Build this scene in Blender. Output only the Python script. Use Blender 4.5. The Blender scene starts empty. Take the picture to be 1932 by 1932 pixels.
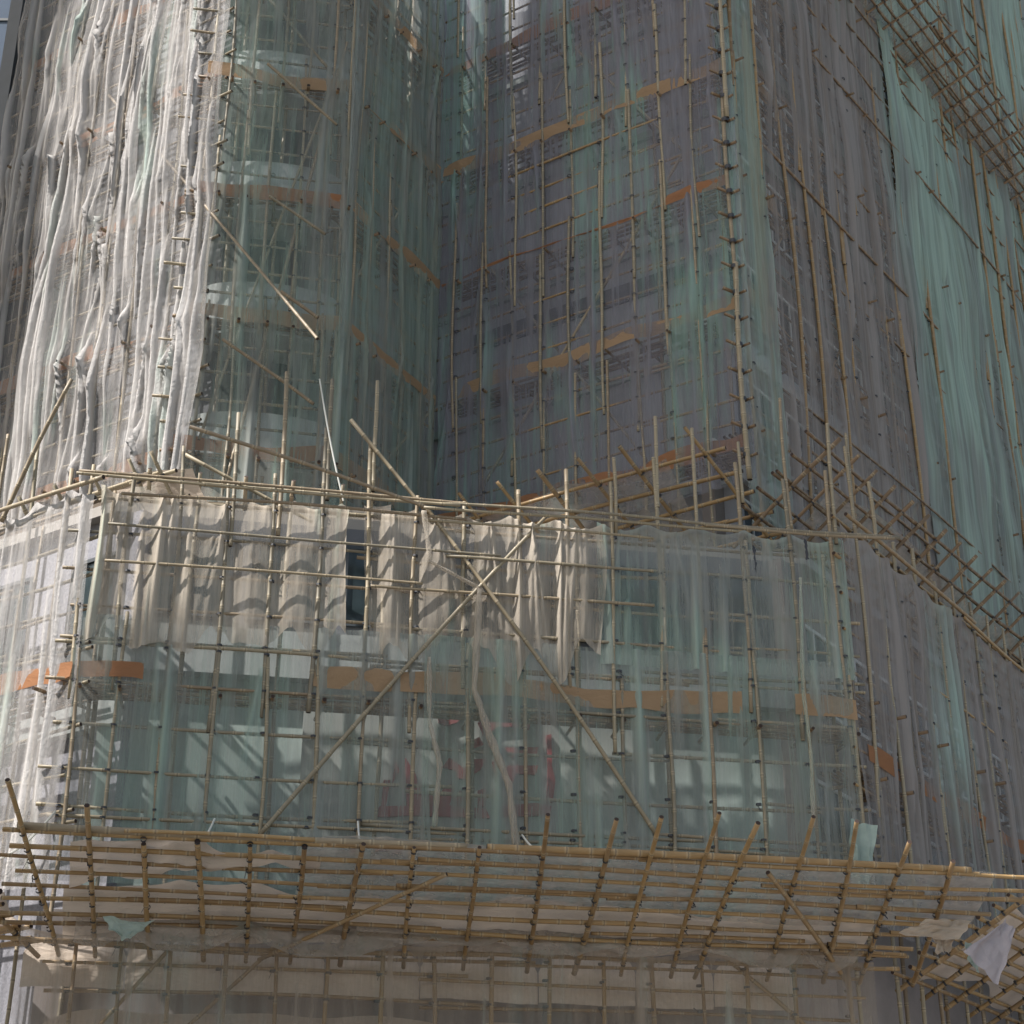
import bpy, bmesh, math, random
import numpy as np
from mathutils import Vector, Matrix

random.seed(7)
rng = np.random.default_rng(7)
SC = bpy.context.scene
COL = SC.collection

# ------------------------------------------------------------------ camera, sky, sun, exposure
FPX, IMG = 3300.0, 1932.0
PITCH = math.radians(25.4)
CAMP = Vector((0, 0, 1.6))
cam = bpy.data.cameras.new('camera')
cam.sensor_width = 36.0
cam.lens = 36.0 * FPX / IMG
cam.clip_start = 0.1
cam.clip_end = 3000
camo = bpy.data.objects.new('camera', cam)
COL.objects.link(camo)
camo.location = CAMP
camo.rotation_euler = (math.pi / 2 + PITCH, 0, 0)
SC.camera = camo

SUN_H = Vector((-0.85, -0.527, 0)).normalized()     # where the sun stands, seen from the street
SUN_EL = math.radians(50)
sdir = Vector((SUN_H.x * math.cos(SUN_EL), SUN_H.y * math.cos(SUN_EL), math.sin(SUN_EL)))
world = bpy.data.worlds.new('World')
SC.world = world
world.use_nodes = True
wn = world.node_tree
wn.nodes.clear()
wo = wn.nodes.new('ShaderNodeOutputWorld')
wb = wn.nodes.new('ShaderNodeBackground')
ws = wn.nodes.new('ShaderNodeTexSky')
ws.sky_type = 'NISHITA'
ws.sun_disc = False
ws.sun_elevation = SUN_EL
ws.sun_rotation = math.atan2(SUN_H.x, SUN_H.y)
ws.air_density = 1.0
ws.dust_density = 2.0
wb.inputs['Strength'].default_value = 0.115
wt = wn.nodes.new('ShaderNodeMix'); wt.data_type = 'RGBA'; wt.blend_type = 'MULTIPLY'
wt.inputs[0].default_value = 1.0; wt.inputs[7].default_value = (1.0, 0.94, 0.80, 1)      # hazy city sky
wn.links.new(ws.outputs[0], wt.inputs[6]); wn.links.new(wt.outputs[2], wb.inputs['Color'])
wn.links.new(wb.outputs[0], wo.inputs['Surface'])

sl = bpy.data.lights.new('sun', 'SUN')
sl.energy = 5.0
sl.angle = math.radians(0.5)
sl.color = (1.0, 0.955, 0.90)
so = bpy.data.objects.new('sun', sl)
COL.objects.link(so)
so.location = (-30, 10, 60)
so.rotation_euler = sdir.to_track_quat('Z', 'Y').to_euler()

SC.view_settings.view_transform = 'Standard'
SC.view_settings.look = 'None'
SC.view_settings.exposure = 1.1
SC.view_settings.gamma = 1.0
SC.view_settings.use_curve_mapping = False
SC.render.engine = 'CYCLES'
cy = SC.cycles
cy.max_bounces = 8
cy.diffuse_bounces = 3
cy.glossy_bounces = 2
cy.transmission_bounces = 4
cy.transparent_max_bounces = 24
cy.use_denoising = True
cy.sample_clamp_indirect = 6.0

# ------------------------------------------------------------------ small helpers
R_ = math.radians
def tag(o, label=None, cat=None, group=None, kind=None):
    if label: o['label'] = label
    if cat: o['category'] = cat
    if group: o['group'] = group
    if kind: o['kind'] = kind
    return o

def empty(name, loc, label=None, cat=None, group=None):
    o = bpy.data.objects.new(name, None)
    COL.objects.link(o)
    o.location = loc
    o.empty_display_size = 0.2
    return tag(o, label, cat, group)

def mesh_obj(name, verts, faces, mats, parent=None, uvs=None, smooth=False, midx=None, loc=None):
    """verts in world space; origin goes to loc (or the first vertex)"""
    loc = Vector(loc) if loc is not None else Vector(verts[0])
    me = bpy.data.meshes.new(name)
    me.from_pydata([tuple(Vector(v) - loc) for v in verts], [], faces)
    for m in (mats if isinstance(mats, (list, tuple)) else [mats]):
        me.materials.append(m)
    if midx is not None:
        me.polygons.foreach_set('material_index', midx)
    if uvs is not None:
        lay = me.uv_layers.new(name='UVMap')
        vi = np.empty(len(me.loops), dtype=np.int32)
        me.loops.foreach_get('vertex_index', vi)
        lay.data.foreach_set('uv', np.asarray(uvs, dtype=np.float32)[vi].ravel())
    if smooth:
        me.polygons.foreach_set('use_smooth', [True] * len(me.polygons))
    me.update()
    o = bpy.data.objects.new(name, me)
    COL.objects.link(o)
    if parent is not None:
        o.parent = parent
        base = parent.location.copy()
        p = parent.parent
        while p is not None:
            base += p.location
            p = p.parent
        o.location = loc - base
    else:
        o.location = loc
    return o

class MB:
    """collects boxes and prisms for one mesh"""
    def __init__(s): s.v, s.f = [], []
    def quad_prism(s, pts, d):
        n = len(pts); b = len(s.v)
        s.v += [Vector(p) for p in pts] + [Vector(p) + Vector(d) for p in pts]
        s.f.append(tuple(range(b + n - 1, b - 1, -1)))
        s.f.append(tuple(range(b + n, b + 2 * n)))
        for i in range(n):
            j = (i + 1) % n
            s.f.append((b + i, b + j, b + n + j, b + n + i))
        return s
    def obj(s, name, mat, parent=None): return mesh_obj(name, s.v, s.f, mat, parent)

class Wall:
    """a vertical plane in the street: u metres along it, z up, off metres outwards"""
    def __init__(s, A, ang, shift=0.0):
        a = R_(ang); s.ang = ang
        s.t = Vector((math.cos(a), math.sin(a), 0)); s.n = Vector((math.sin(a), -math.cos(a), 0))
        s.A = Vector((A[0], A[1], 0)) + s.n * shift
    def P(s, u, z, off=0.0):
        p = s.A + s.t * u + s.n * off
        return Vector((p.x, p.y, z))
    def at(s, x, y, off=0.0):
        """the spot (u, z) of this plane that the photograph shows at x, y (in 1932ths of its width)"""
        F = Vector((0, math.cos(PITCH), math.sin(PITCH))); U = Vector((0, -math.sin(PITCH), math.cos(PITCH)))
        d = F * FPX + Vector((1, 0, 0)) * (x - 966) - U * (y - 966)
        A = s.A + s.n * off
        k = s.n.dot(A - CAMP) / s.n.dot(d)
        p = CAMP + d * k
        return (p - A).dot(s.t), p.z
    def box(s, mb, u0, u1, z0, z1, o0, o1):
        mb.quad_prism([s.P(u0, z0, o0), s.P(u1, z0, o0), s.P(u1, z1, o0), s.P(u0, z1, o0)], s.n * (o1 - o0))

# vectorised value noise -------------------------------------------------------
def _h(ix, iy, seed):
    n = (ix * 374761393 + iy * 668265263 + seed * 974711) & 0x7fffffff
    n = ((n ^ (n >> 13)) * 1274126177) & 0x7fffffff
    n = (n ^ (n >> 16)) & 0x7fffffff
    return (n % 100003) / 100003.0
def noise2(x, y, seed=0):
    x = np.asarray(x, float); y = np.asarray(y, float) + 0 * x
    ix = np.floor(x).astype(np.int64); iy = np.floor(y).astype(np.int64)
    fx = x - ix; fy = y - iy
    fx = fx * fx * (3 - 2 * fx); fy = fy * fy * (3 - 2 * fy)
    ix = ix + 5000; iy = iy + 5000
    a = _h(ix, iy, seed); b = _h(ix + 1, iy, seed); c = _h(ix, iy + 1, seed); d = _h(ix + 1, iy + 1, seed)
    return (a * (1 - fx) + b * fx) * (1 - fy) + (c * (1 - fx) + d * fx) * fy
def ridge(x, y, seed=0, p=2.0):
    return (1 - np.abs(2 * noise2(x, y, seed) - 1)) ** p

# ------------------------------------------------------------------ materials
def new_mat(name):
    m = bpy.data.materials.new(name); m.use_nodes = True
    nt = m.node_tree; nt.nodes.clear()
    return m, nt
def N(nt, typ, **kw):
    n = nt.nodes.new(typ)
    for k, v in kw.items():
        if k.startswith('i_'): n.inputs[k[2:]].default_value = v
        else: setattr(n, k, v)
    return n
def ramp(nt, fac, stops):
    r = nt.nodes.new('ShaderNodeValToRGB')
    e = r.color_ramp.elements
    while len(e) < len(stops): e.new(0.5)
    for el, (p, c) in zip(e, stops):
        el.position = p
        el.color = (c, c, c, 1) if not isinstance(c, (tuple, list)) else (*c, 1)
    nt.links.new(fac, r.inputs['Fac'])
    return r
def mixc(nt, fac, a, b, blend='MIX'):
    m = nt.nodes.new('ShaderNodeMix'); m.data_type = 'RGBA'; m.blend_type = blend
    for sock, v in ((m.inputs['Factor'], fac), (m.inputs[6], a), (m.inputs[7], b)):
        if hasattr(v, 'links'): nt.links.new(v, sock)
        elif isinstance(v, (tuple, list)): sock.default_value = (*v, 1)
        else: sock.default_value = v
    return m.outputs[2]
def math_(nt, op, a, b=0.0, clamp=False):
    m = nt.nodes.new('ShaderNodeMath'); m.operation = op; m.use_clamp = clamp
    for sock, v in ((m.inputs[0], a), (m.inputs[1], b)):
        if hasattr(v, 'links'): nt.links.new(v, sock)
        else: sock.default_value = v
    return m.outputs[0]

def mapped_noise(nt, coord, scale, detail=3, rough=0.55, dist=0.0):
    mp = N(nt, 'ShaderNodeMapping'); mp.inputs['Scale'].default_value = scale
    nt.links.new(coord, mp.inputs['Vector'])
    n = N(nt, 'ShaderNodeTexNoise'); n.inputs['Scale'].default_value = 1.0
    n.inputs['Detail'].default_value = detail; n.inputs['Roughness'].default_value = rough
    n.inputs['Distortion'].default_value = dist
    nt.links.new(mp.outputs[0], n.inputs['Vector'])
    return n.outputs['Fac']

def bamboo_mat(name, c1, c2, c3):
    m, nt = new_mat(name)
    out = N(nt, 'ShaderNodeOutputMaterial'); b = N(nt, 'ShaderNodeBsdfPrincipled')
    uv = N(nt, 'ShaderNodeUVMap'); oi = N(nt, 'ShaderNodeObjectInfo')
    sep = N(nt, 'ShaderNodeSeparateXYZ'); nt.links.new(uv.outputs[0], sep.inputs[0])
    fr = math_(nt, 'FRACT', sep.outputs['Y'])
    d = math_(nt, 'ABSOLUTE', math_(nt, 'SUBTRACT', fr, 0.5))          # 0.5 at a joint, 0 between joints
    joint = ramp(nt, d, [(0.0, 0.0), (0.455, 0.0), (0.475, 1.0), (1.0, 1.0)])
    pale = ramp(nt, d, [(0.0, 0.0), (0.38, 0.0), (0.45, 1.0), (1.0, 1.0)])
    base = ramp(nt, oi.outputs['Random'], [(0.0, c1), (0.5, c2), (1.0, c3)])
    nz = mapped_noise(nt, uv.outputs[0], (9, 1.3, 1), 4, 0.6)
    col = mixc(nt, math_(nt, 'MULTIPLY', nz, 0.8), base.outputs[0], (0.11, 0.075, 0.04), 'MIX')
    col = mixc(nt, math_(nt, 'MULTIPLY', pale.outputs[0], 0.35), col, (0.5, 0.42, 0.28))
    col = mixc(nt, math_(nt, 'MULTIPLY', joint.outputs[0], 0.55), col, (0.05, 0.032, 0.02))
    nt.links.new(col, b.inputs['Base Color'])
    b.inputs['Roughness'].default_value = 0.55
    nt.links.new(b.outputs[0], out.inputs['Surface'])
    return m

def simple_mat(name, c, rough=0.8, var=0.25, scale=3.0, metallic=0.0, c2=None, stretch=(1, 1, 1), bump=0.0):
    m, nt = new_mat(name)
    out = N(nt, 'ShaderNodeOutputMaterial'); b = N(nt, 'ShaderNodeBsdfPrincipled')
    tc = N(nt, 'ShaderNodeTexCoord')
    nz = mapped_noise(nt, tc.outputs['Object'], tuple(scale * s for s in stretch), 6, 0.62)
    r = ramp(nt, nz, [(0.25, 0.0), (0.75, 1.0)])
    dark = c2 or tuple(x * (1 - var) for x in c)
    col = mixc(nt, r.outputs[0], dark, c)
    nt.links.new(col, b.inputs['Base Color'])
    b.inputs['Roughness'].default_value = rough
    b.inputs['Metallic'].default_value = metallic
    if bump:
        bp = N(nt, 'ShaderNodeBump'); bp.inputs['Strength'].default_value = bump; bp.inputs['Distance'].default_value = 0.02
        nt.links.new(nz, bp.inputs['Height']); nt.links.new(bp.outputs[0], b.inputs['Normal'])
    nt.links.new(b.outputs[0], out.inputs['Surface'])
    return m

def net_mat(name, grey, green, refl_mix, a0, a1, streak=(11, 0.35), trans=0.4, gscale=(0.55, 0.12), facing=0.35, bump=0.5, crinkle=0.35, gather=0.55, shift=0.0):
    """woven mesh: threads with open holes between them, so part of the light goes straight through"""
    m, nt = new_mat(name)
    out = N(nt, 'ShaderNodeOutputMaterial')
    uv = N(nt, 'ShaderNodeUVMap').outputs[0]
    s1 = mapped_noise(nt, uv, (streak[0], streak[1], 1), 3, 0.6, 0.25)
    s2 = mapped_noise(nt, uv, (streak[0] * 3.6, streak[1] * 2.2, 1), 2, 0.6, 0.3)
    s3 = mapped_noise(nt, uv, (streak[0] * 0.16, streak[1] * 0.5, 1), 3, 0.6, 0.4)
    st = math_(nt, 'ADD', math_(nt, 'MULTIPLY', s1, 0.5), math_(nt, 'ADD', math_(nt, 'MULTIPLY', s2, 0.22), math_(nt, 'MULTIPLY', s3, 0.28)))
    r = ramp(nt, st, [(0.36 + shift, a0), (0.48 + shift, a0 + (a1 - a0) * 0.45), (0.60 + shift, a1)])
    lw = N(nt, 'ShaderNodeLayerWeight'); lw.inputs['Blend'].default_value = 0.35
    at = N(nt, 'ShaderNodeAttribute'); at.attribute_name = 'gather'
    ga = math_(nt, 'MULTIPLY', at.outputs['Fac'], gather)
    al = math_(nt, 'ADD', math_(nt, 'ADD', r.outputs[0], ga), math_(nt, 'MULTIPLY', lw.outputs['Facing'], facing), True)
    gm = mapped_noise(nt, uv, (gscale[0], gscale[1], 1), 3, 0.6, 0.5)
    gs = mapped_noise(nt, uv, (gscale[0] * 9, gscale[1] * 2, 1), 2, 0.6, 0.5)
    gt = math_(nt, 'ADD', math_(nt, 'MULTIPLY', gm, 0.65), math_(nt, 'MULTIPLY', gs, 0.35))
    gr = ramp(nt, gt, [(0.62 - refl_mix * 0.36, 0.0), (0.74 - refl_mix * 0.36, 1.0)])
    col = mixc(nt, gr.outputs[0], grey, green)  # greenish patches put sunlight reflected off opposite glass into the net colour
    col = mixc(nt, math_(nt, 'MULTIPLY', s3, 0.5), col, tuple(0.55 * x for x in grey), 'MIX')
    bp = N(nt, 'ShaderNodeBump'); bp.inputs['Strength'].default_value = bump; bp.inputs['Distance'].default_value = 0.035
    if crinkle:
        cr = mapped_noise(nt, uv, (24, 11, 1), 5, 0.7, 0.9)
        nt.links.new(math_(nt, 'ADD', st, math_(nt, 'MULTIPLY', cr, crinkle)), bp.inputs['Height'])
    else: nt.links.new(st, bp.inputs['Height'])
    df = N(nt, 'ShaderNodeBsdfDiffuse'); tl = N(nt, 'ShaderNodeBsdfTranslucent'); tr = N(nt, 'ShaderNodeBsdfTransparent')
    for n in (df, tl):
        nt.links.new(col, n.inputs['Color']); nt.links.new(bp.outputs[0], n.inputs['Normal'])
    m1 = N(nt, 'ShaderNodeMixShader'); m1.inputs[0].default_value = trans
    nt.links.new(df.outputs[0], m1.inputs[1]); nt.links.new(tl.outputs[0], m1.inputs[2])
    m2 = N(nt, 'ShaderNodeMixShader')
    nt.links.new(al, m2.inputs[0]); nt.links.new(tr.outputs[0], m2.inputs[1]); nt.links.new(m1.outputs[0], m2.inputs[2])
    nt.links.new(m2.outputs[0], out.inputs['Surface'])
    return m

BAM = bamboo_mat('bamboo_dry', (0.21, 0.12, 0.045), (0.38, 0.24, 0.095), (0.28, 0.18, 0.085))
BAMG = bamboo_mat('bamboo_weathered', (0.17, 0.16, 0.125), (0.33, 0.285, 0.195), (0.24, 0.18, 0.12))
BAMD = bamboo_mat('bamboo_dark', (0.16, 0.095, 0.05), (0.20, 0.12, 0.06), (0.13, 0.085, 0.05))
LASH = simple_mat('black_strap', (0.025, 0.027, 0.035), 0.6)
HOLE = simple_mat('bamboo_end', (0.03, 0.016, 0.012), 0.9)
GREYB, MAUVE, REFL_TEAL = (0.52, 0.49, 0.45), (0.30, 0.30, 0.345), (0.43, 0.56, 0.49)  # last tone is the green of reflected sunlight, used as net colour
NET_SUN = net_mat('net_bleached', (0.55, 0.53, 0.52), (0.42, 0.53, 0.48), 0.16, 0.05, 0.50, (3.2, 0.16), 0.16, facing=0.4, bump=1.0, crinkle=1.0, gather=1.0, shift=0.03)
NET_GRN = net_mat('net_refl_green', (0.43, 0.455, 0.43), REFL_TEAL, 0.50, 0.22, 0.62, (6, 0.3), 0.42)
NET_GR3 = net_mat('net_refl_open', (0.43, 0.455, 0.43), REFL_TEAL, 0.42, 0.18, 0.58, (6, 0.3), 0.42)
NET_GR2 = net_mat('net_refl_thin', (0.43, 0.455, 0.43), REFL_TEAL, 0.48, 0.15, 0.56, (5, 0.3), 0.45)
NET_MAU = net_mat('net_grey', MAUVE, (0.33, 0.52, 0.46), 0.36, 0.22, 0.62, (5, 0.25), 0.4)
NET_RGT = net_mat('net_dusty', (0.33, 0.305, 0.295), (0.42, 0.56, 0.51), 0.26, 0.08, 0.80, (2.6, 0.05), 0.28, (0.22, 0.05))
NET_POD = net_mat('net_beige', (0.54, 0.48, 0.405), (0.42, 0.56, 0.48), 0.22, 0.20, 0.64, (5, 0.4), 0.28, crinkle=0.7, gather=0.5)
NET_REFL = net_mat('net_refl_teal', (0.30, 0.34, 0.325), (0.42, 0.56, 0.49), 0.50, 0.25, 0.9, (3.2, 0.08), 0.3, (0.22, 0.08))  # teal of the reflected sunlight put into the net colour
NET_THIN = net_mat('net_thin', (0.42, 0.36, 0.30), (0.42, 0.50, 0.46), 0.3, 0.18, 0.5, (5.0, 0.5), 0.4)
NET_FAN = net_mat('net_canopy', (0.50, 0.45, 0.40), (0.46, 0.52, 0.47), 0.3, 0.22, 0.62, (2.0, 3.0), 0.5)
def cloth_mat(name, c, trans=0.45):
    m, nt = new_mat(name)
    out = N(nt, 'ShaderNodeOutputMaterial')
    uv = N(nt, 'ShaderNodeUVMap').outputs[0]
    nz = mapped_noise(nt, uv, (1.2, 1.2, 1), 5, 0.6, 0.3)
    wr = mapped_noise(nt, uv, (3.0, 6.0, 1), 4, 0.65, 1.2)
    col = mixc(nt, nz, tuple(x * 0.75 for x in c), c)
    bp = N(nt, 'ShaderNodeBump'); bp.inputs['Strength'].default_value = 0.5; bp.inputs['Distance'].default_value = 0.05
    nt.links.new(wr, bp.inputs['Height'])
    df = N(nt, 'ShaderNodeBsdfDiffuse'); tl = N(nt, 'ShaderNodeBsdfTranslucent')
    for n in (df, tl):
        nt.links.new(col, n.inputs['Color']); nt.links.new(bp.outputs[0], n.inputs['Normal'])
    m1 = N(nt, 'ShaderNodeMixShader'); m1.inputs[0].default_value = trans
    nt.links.new(df.outputs[0], m1.inputs[1]); nt.links.new(tl.outputs[0], m1.inputs[2])
    nt.links.new(m1.outputs[0], out.inputs['Surface'])
    return m
CANVAS = cloth_mat('canvas_beige', (0.62, 0.525, 0.435), 0.55)
CANVAS_B = cloth_mat('canvas_backed', (0.66, 0.56, 0.47), 0.12)
CANVAS_G = cloth_mat('canvas_green', (0.46, 0.56, 0.52))
CANVAS_L = cloth_mat('canvas_lilac', (0.50, 0.46, 0.50))
ORANGE = cloth_mat('orange_canvas', (0.46, 0.235, 0.13), 0.5)
ORANGE2 = cloth_mat('faded_orange_canvas', (0.50, 0.345, 0.22), 0.5)
WALLG = simple_mat('grey_mosaic_wall', (0.36, 0.37, 0.41), 0.7, 0.3, 1.2, bump=0.2)
WALLD = simple_mat('wall_dark_shade', (0.13, 0.135, 0.15), 0.8, 0.35, 0.8)  # shade behind nets and balconies put into the wall colour
WALLP = simple_mat('pale_panel_wall', (0.31, 0.37, 0.35), 0.6, 0.4, 0.8)
WALLR = simple_mat('brown_grey_wall', (0.27, 0.24, 0.23), 0.8, 0.4, 0.9)
PEBBLE = simple_mat('pebble_dash_wall', (0.28, 0.28, 0.315), 0.9, 0.45, 22.0, bump=0.5)
WHITE = simple_mat('white_paint', (0.72, 0.75, 0.75), 0.6, 0.2, 1.5)
DARKM = simple_mat('dark_ledge', (0.04, 0.05, 0.06), 0.6)
GLASS = simple_mat('dark_glass', (0.03, 0.045, 0.05), 0.15)
BLUEGL = simple_mat('blue_glass', (0.09, 0.12, 0.17), 0.2, 0.3, 0.2)
RED = simple_mat('red_letter', (0.24, 0.04, 0.045), 0.7, 0.35)
BOARD = simple_mat('sign_board', (0.29, 0.31, 0.29), 0.7, 0.35, 0.7)
ROPE = simple_mat('rope', (0.6, 0.6, 0.56), 0.8)

# ------------------------------------------------------------------ bamboo
def bamboo(name, p0, p1, parent, mat=None, r=0.041, bend=None, sides=7):
    p0, p1 = Vector(p0), Vector(p1)
    d = p1 - p0; L = d.length; d.normalize()
    ax = d.cross(Vector((0, 0, 1)))
    if ax.length < 0.05: ax = d.cross(Vector((0, 1, 0)))
    ax.normalize(); ay = d.cross(ax)
    r *= random.uniform(0.86, 1.12)
    step = random.uniform(0.30, 0.44)
    ph = random.random()
    ts, ks = [0.0], [ph]
    k = 1
    while (k - ph) * step < L:
        c = (k - ph) * step
        for o, in ((-0.02,), (0.0,), (0.02,)):
            if 0.01 < c + o < L - 0.01:
                ts.append(c + o); ks.append(k + o / step)
        k += 1
    ts.append(L); ks.append(ph + L / step)
    b1 = random.uniform(-1, 1) * (0.012 * L if bend is None else bend); b2 = random.uniform(-1, 1) * (0.008 * L if bend is None else bend)
    f1 = random.uniform(0.8, 1.6); s1 = random.uniform(0, 1)
    taper = random.uniform(0.0, 0.22) * (1 if random.random() < 0.5 else -1)
    vs, uvs, fs, mi = [], [], [], []
    for t, kk in zip(ts, ks):
        x = t / L
        w = math.sin(math.pi * x) * b1 + 0.35 * b2 * math.sin(2 * math.pi * f1 * x)
        c = p0 + d * t + ax * w + ay * (math.sin(math.pi * x) * b2)
        rr = r * (1 + taper * (x - 0.5))
        if abs(kk - round(kk)) < 1e-4 and 0 < t < L: rr *= 1.16
        for i in range(sides):
            a = 2 * math.pi * i / sides
            vs.append(c + ax * (rr * math.cos(a)) + ay * (rr * math.sin(a)))
            uvs.append((i / sides, kk))
    n = len(ts)
    for j in range(n - 1):
        for i in range(sides):
            k2 = (i + 1) % sides
            fs.append((j * sides + i, j * sides + k2, (j + 1) * sides + k2, (j + 1) * sides + i)); mi.append(0)
    fs.append(tuple(range(sides - 1, -1, -1))); mi.append(1)
    fs.append(tuple(range((n - 1) * sides, n * sides))); mi.append(1)
    o = mesh_obj(name, vs, fs, [mat or BAM, HOLE], parent, uvs, False, mi, loc=p0)
    me = o.data
    sm = [m_ == 0 for m_ in mi]
    me.polygons.foreach_set('use_smooth', sm)
    return o

class Lash:
    def __init__(s): s.v, s.f = [], []
    def ring(s, c, axis, r=0.056, h=0.05, sides=7):
        axis = Vector(axis).normalized()
        ax = axis.cross(Vector((0.3, 0.2, 1)));
        if ax.length < 0.05: ax = axis.cross(Vector((0, 1, 0)))
        ax.normalize(); ay = axis.cross(ax); b = len(s.v)
        for k in (-0.5, 0.5):
            for i in range(sides):
                a = 2 * math.pi * i / sides
                s.v.append(Vector(c) + axis * (h * k) + ax * (r * math.cos(a)) + ay * (r * math.sin(a)))
        for i in range(sides):
            j = (i + 1) % sides
            s.f.append((b + i, b + j, b + sides + j, b + sides + i))
        if random.random() < 0.35:                       # loose end of the strap
            e = Vector((random.uniform(-.1, .1), random.uniform(-.08, .02), random.uniform(-.16, .05)))
            w = Vector((0.012, 0.004, 0.012)); b = len(s.v); c0 = Vector(c) + ax * r
            s.v += [c0, c0 + w, c0 + w + e, c0 + e]; s.f.append((b, b + 1, b + 2, b + 3))
    def obj(s, parent):
        if s.v:
            o = mesh_obj('lashing', s.v, s.f, LASH, parent); o['kind'] = 'stuff'

def run(name, wall, a, b, fixed, parent, mat, horiz, off=0.0, seglen=5.5, lap=0.9, r=0.041, jit=0.02):
    """a standard or rail made of overlapping bamboo lengths lying side by side"""
    x = a - random.uniform(0, 0.3); side = 1
    while x < b:
        L = seglen * random.uniform(0.85, 1.15)
        e = min(x + L, b + random.uniform(0.0, 0.25))
        j0, j1 = random.gauss(0, jit), random.gauss(0, jit)
        sh = 0.042 * side
        if horiz: bamboo(name, wall.P(x, fixed + sh + j0, off), wall.P(e, fixed + sh + j1, off), parent, mat, r)
        else: bamboo(name, wall.P(fixed + sh + j0, x, off), wall.P(fixed + sh + j1, e, off), parent, mat, r)
        if e >= b: break
        x = e - lap * random.uniform(0.7, 1.4); side = -side

def scaffold(wall, us, z0, z1, rails, label, mat_p, mat_r, platforms=(), transom=0.35, braces=(), tops=None, off=0.0,
             seglen=5.5, rail_u=None, inner=True, group='bamboo scaffold sections', pr=0.035, tie=True, boff=-0.04, poff=0.02, roff=-0.05):
    root = empty('bamboo_scaffold', wall.P(us[0], z0, off), label, 'scaffold', group)
    lash = Lash()
    for i, u in enumerate(us):
        top = z1 if tops is None else tops[i]
        run('pole', wall, z0, top, u, root, mat_p, False, off + poff, seglen, 1.1, pr)
    ra, rb = rail_u or (us[0] - 0.15, us[-1] + 0.15)
    for z in rails:
        run('rail', wall, ra, rb, z, root, mat_r, True, off + roff, seglen * 1.25, 0.8, 0.03)
        if tie:
            for u in us: lash.ring(wall.P(u + random.uniform(-.03, .03), z + 0.02, off + poff), (0, 0, 1), 0.05, 0.035)
    if inner:
        for u in us[::2]:
            bamboo('inner_pole', wall.P(u + 0.3, z0, off - 0.75), wall.P(u + 0.3, z1 - 0.2, off - 0.75), root, mat_p, 0.038)
    for z in platforms:
        for k in range(6):
            bamboo('platform_bamboo', wall.P(ra, z - 0.06, off - 0.1 - 0.13 * k), wall.P(rb, z - 0.06 + random.uniform(-.03, .03), off - 0.1 - 0.13 * k), root, BAMD, 0.034)
        for i, u in enumerate(us):
            ex = transom * random.uniform(0.5, 1.2) if random.random() < 0.6 else 0.0
            bamboo('transom', wall.P(u + 0.1, z - 0.14, off - 0.95), wall.P(u + 0.1 + random.uniform(-.06, .06), z - 0.14, off + ex), root, BAMD, 0.034)
    for (q0, q1) in braces:
        (ua, za), (ub, zb) = wall.at(*q0, off=off + boff), wall.at(*q1, off=off + boff)
        bamboo('brace', wall.P(ua, za, off + boff), wall.P(ub, zb, off + boff), root, mat_p, 0.035)
    lash.obj(root)
    return root

def fan(wall, u0, u1, zi, zo, oi, oo, nr, ribs, label, mat, tips=None, utops=None, rail_ends=None, sheet=None, skew=0.0, r=0.04, dbl=0.35, group='bamboo catch fans'):
    """sloping catch canopy: ribs run out and up from the wall, rails lie across them"""
    root = empty('catch_fan', wall.P(u0, zi, oi), label, 'scaffold canopy', group)
    lash = Lash()
    S = lambda u, k: wall.P(u + skew * k, zi + (zo - zi) * k, oi + (oo - oi) * k)
    nrm = (S(0, 1) - S(0, 0)).normalized()
    up = wall.t.cross(nrm).normalized()
    if up.z < 0: up = -up
    for i, u in enumerate(ribs):
        tp = (tips[i] if tips else random.uniform(0.02, 0.2))
        k1 = 1.0 + tp
        du_ = (utops[i] - u - skew * k1) if utops else random.uniform(-.04, .04)
        bamboo('rib', S(u - du_ * 0.12, -0.12) - up * 0.08, S(u + du_, k1) - up * 0.08, root, mat, r)
    for k in range(nr):
        kk = (k + 0.0) / (nr - 1)
        kk = kk + random.uniform(-.15, .15) / nr * (0 if k in (0, nr - 1) else 1)
        if rail_ends: u0, u1 = rail_ends(kk)
        a = u0 - random.uniform(0.0, 0.35); seg = (u1 - u0) / max(1, round((u1 - u0) / 5.6))
        while a < u1 - 0.3:
            e = min(a + seg * random.uniform(0.9, 1.15), u1 + random.uniform(0, .35))
            q = random.uniform(-.012, .012)
            bamboo('rail', S(a, kk + q), S(e, kk + random.uniform(-.012, .012)), root, mat, r * 0.95)
            if random.random() < dbl:
                m0 = random.uniform(a, (a + e) / 2)
                bamboo('rail', S(m0, kk + q + 0.035) , S(min(u1, m0 + random.uniform(2, 4)), kk + 0.03), root, mat, r * 0.85)
            if e >= u1: break
            a = e - 0.5
        for i, u in enumerate(ribs):
            k1 = 1.0 + (tips[i] if tips else 0)
            du_ = (utops[i] - u - skew * k1) * kk / k1 if utops else 0
            if u0 - .2 < u + du_ < u1 + .2: lash.ring(S(u + du_, kk) - up * 0.08, nrm, r * 1.22, 0.035)
    lash.obj(root)
    return root, S, up

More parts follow.
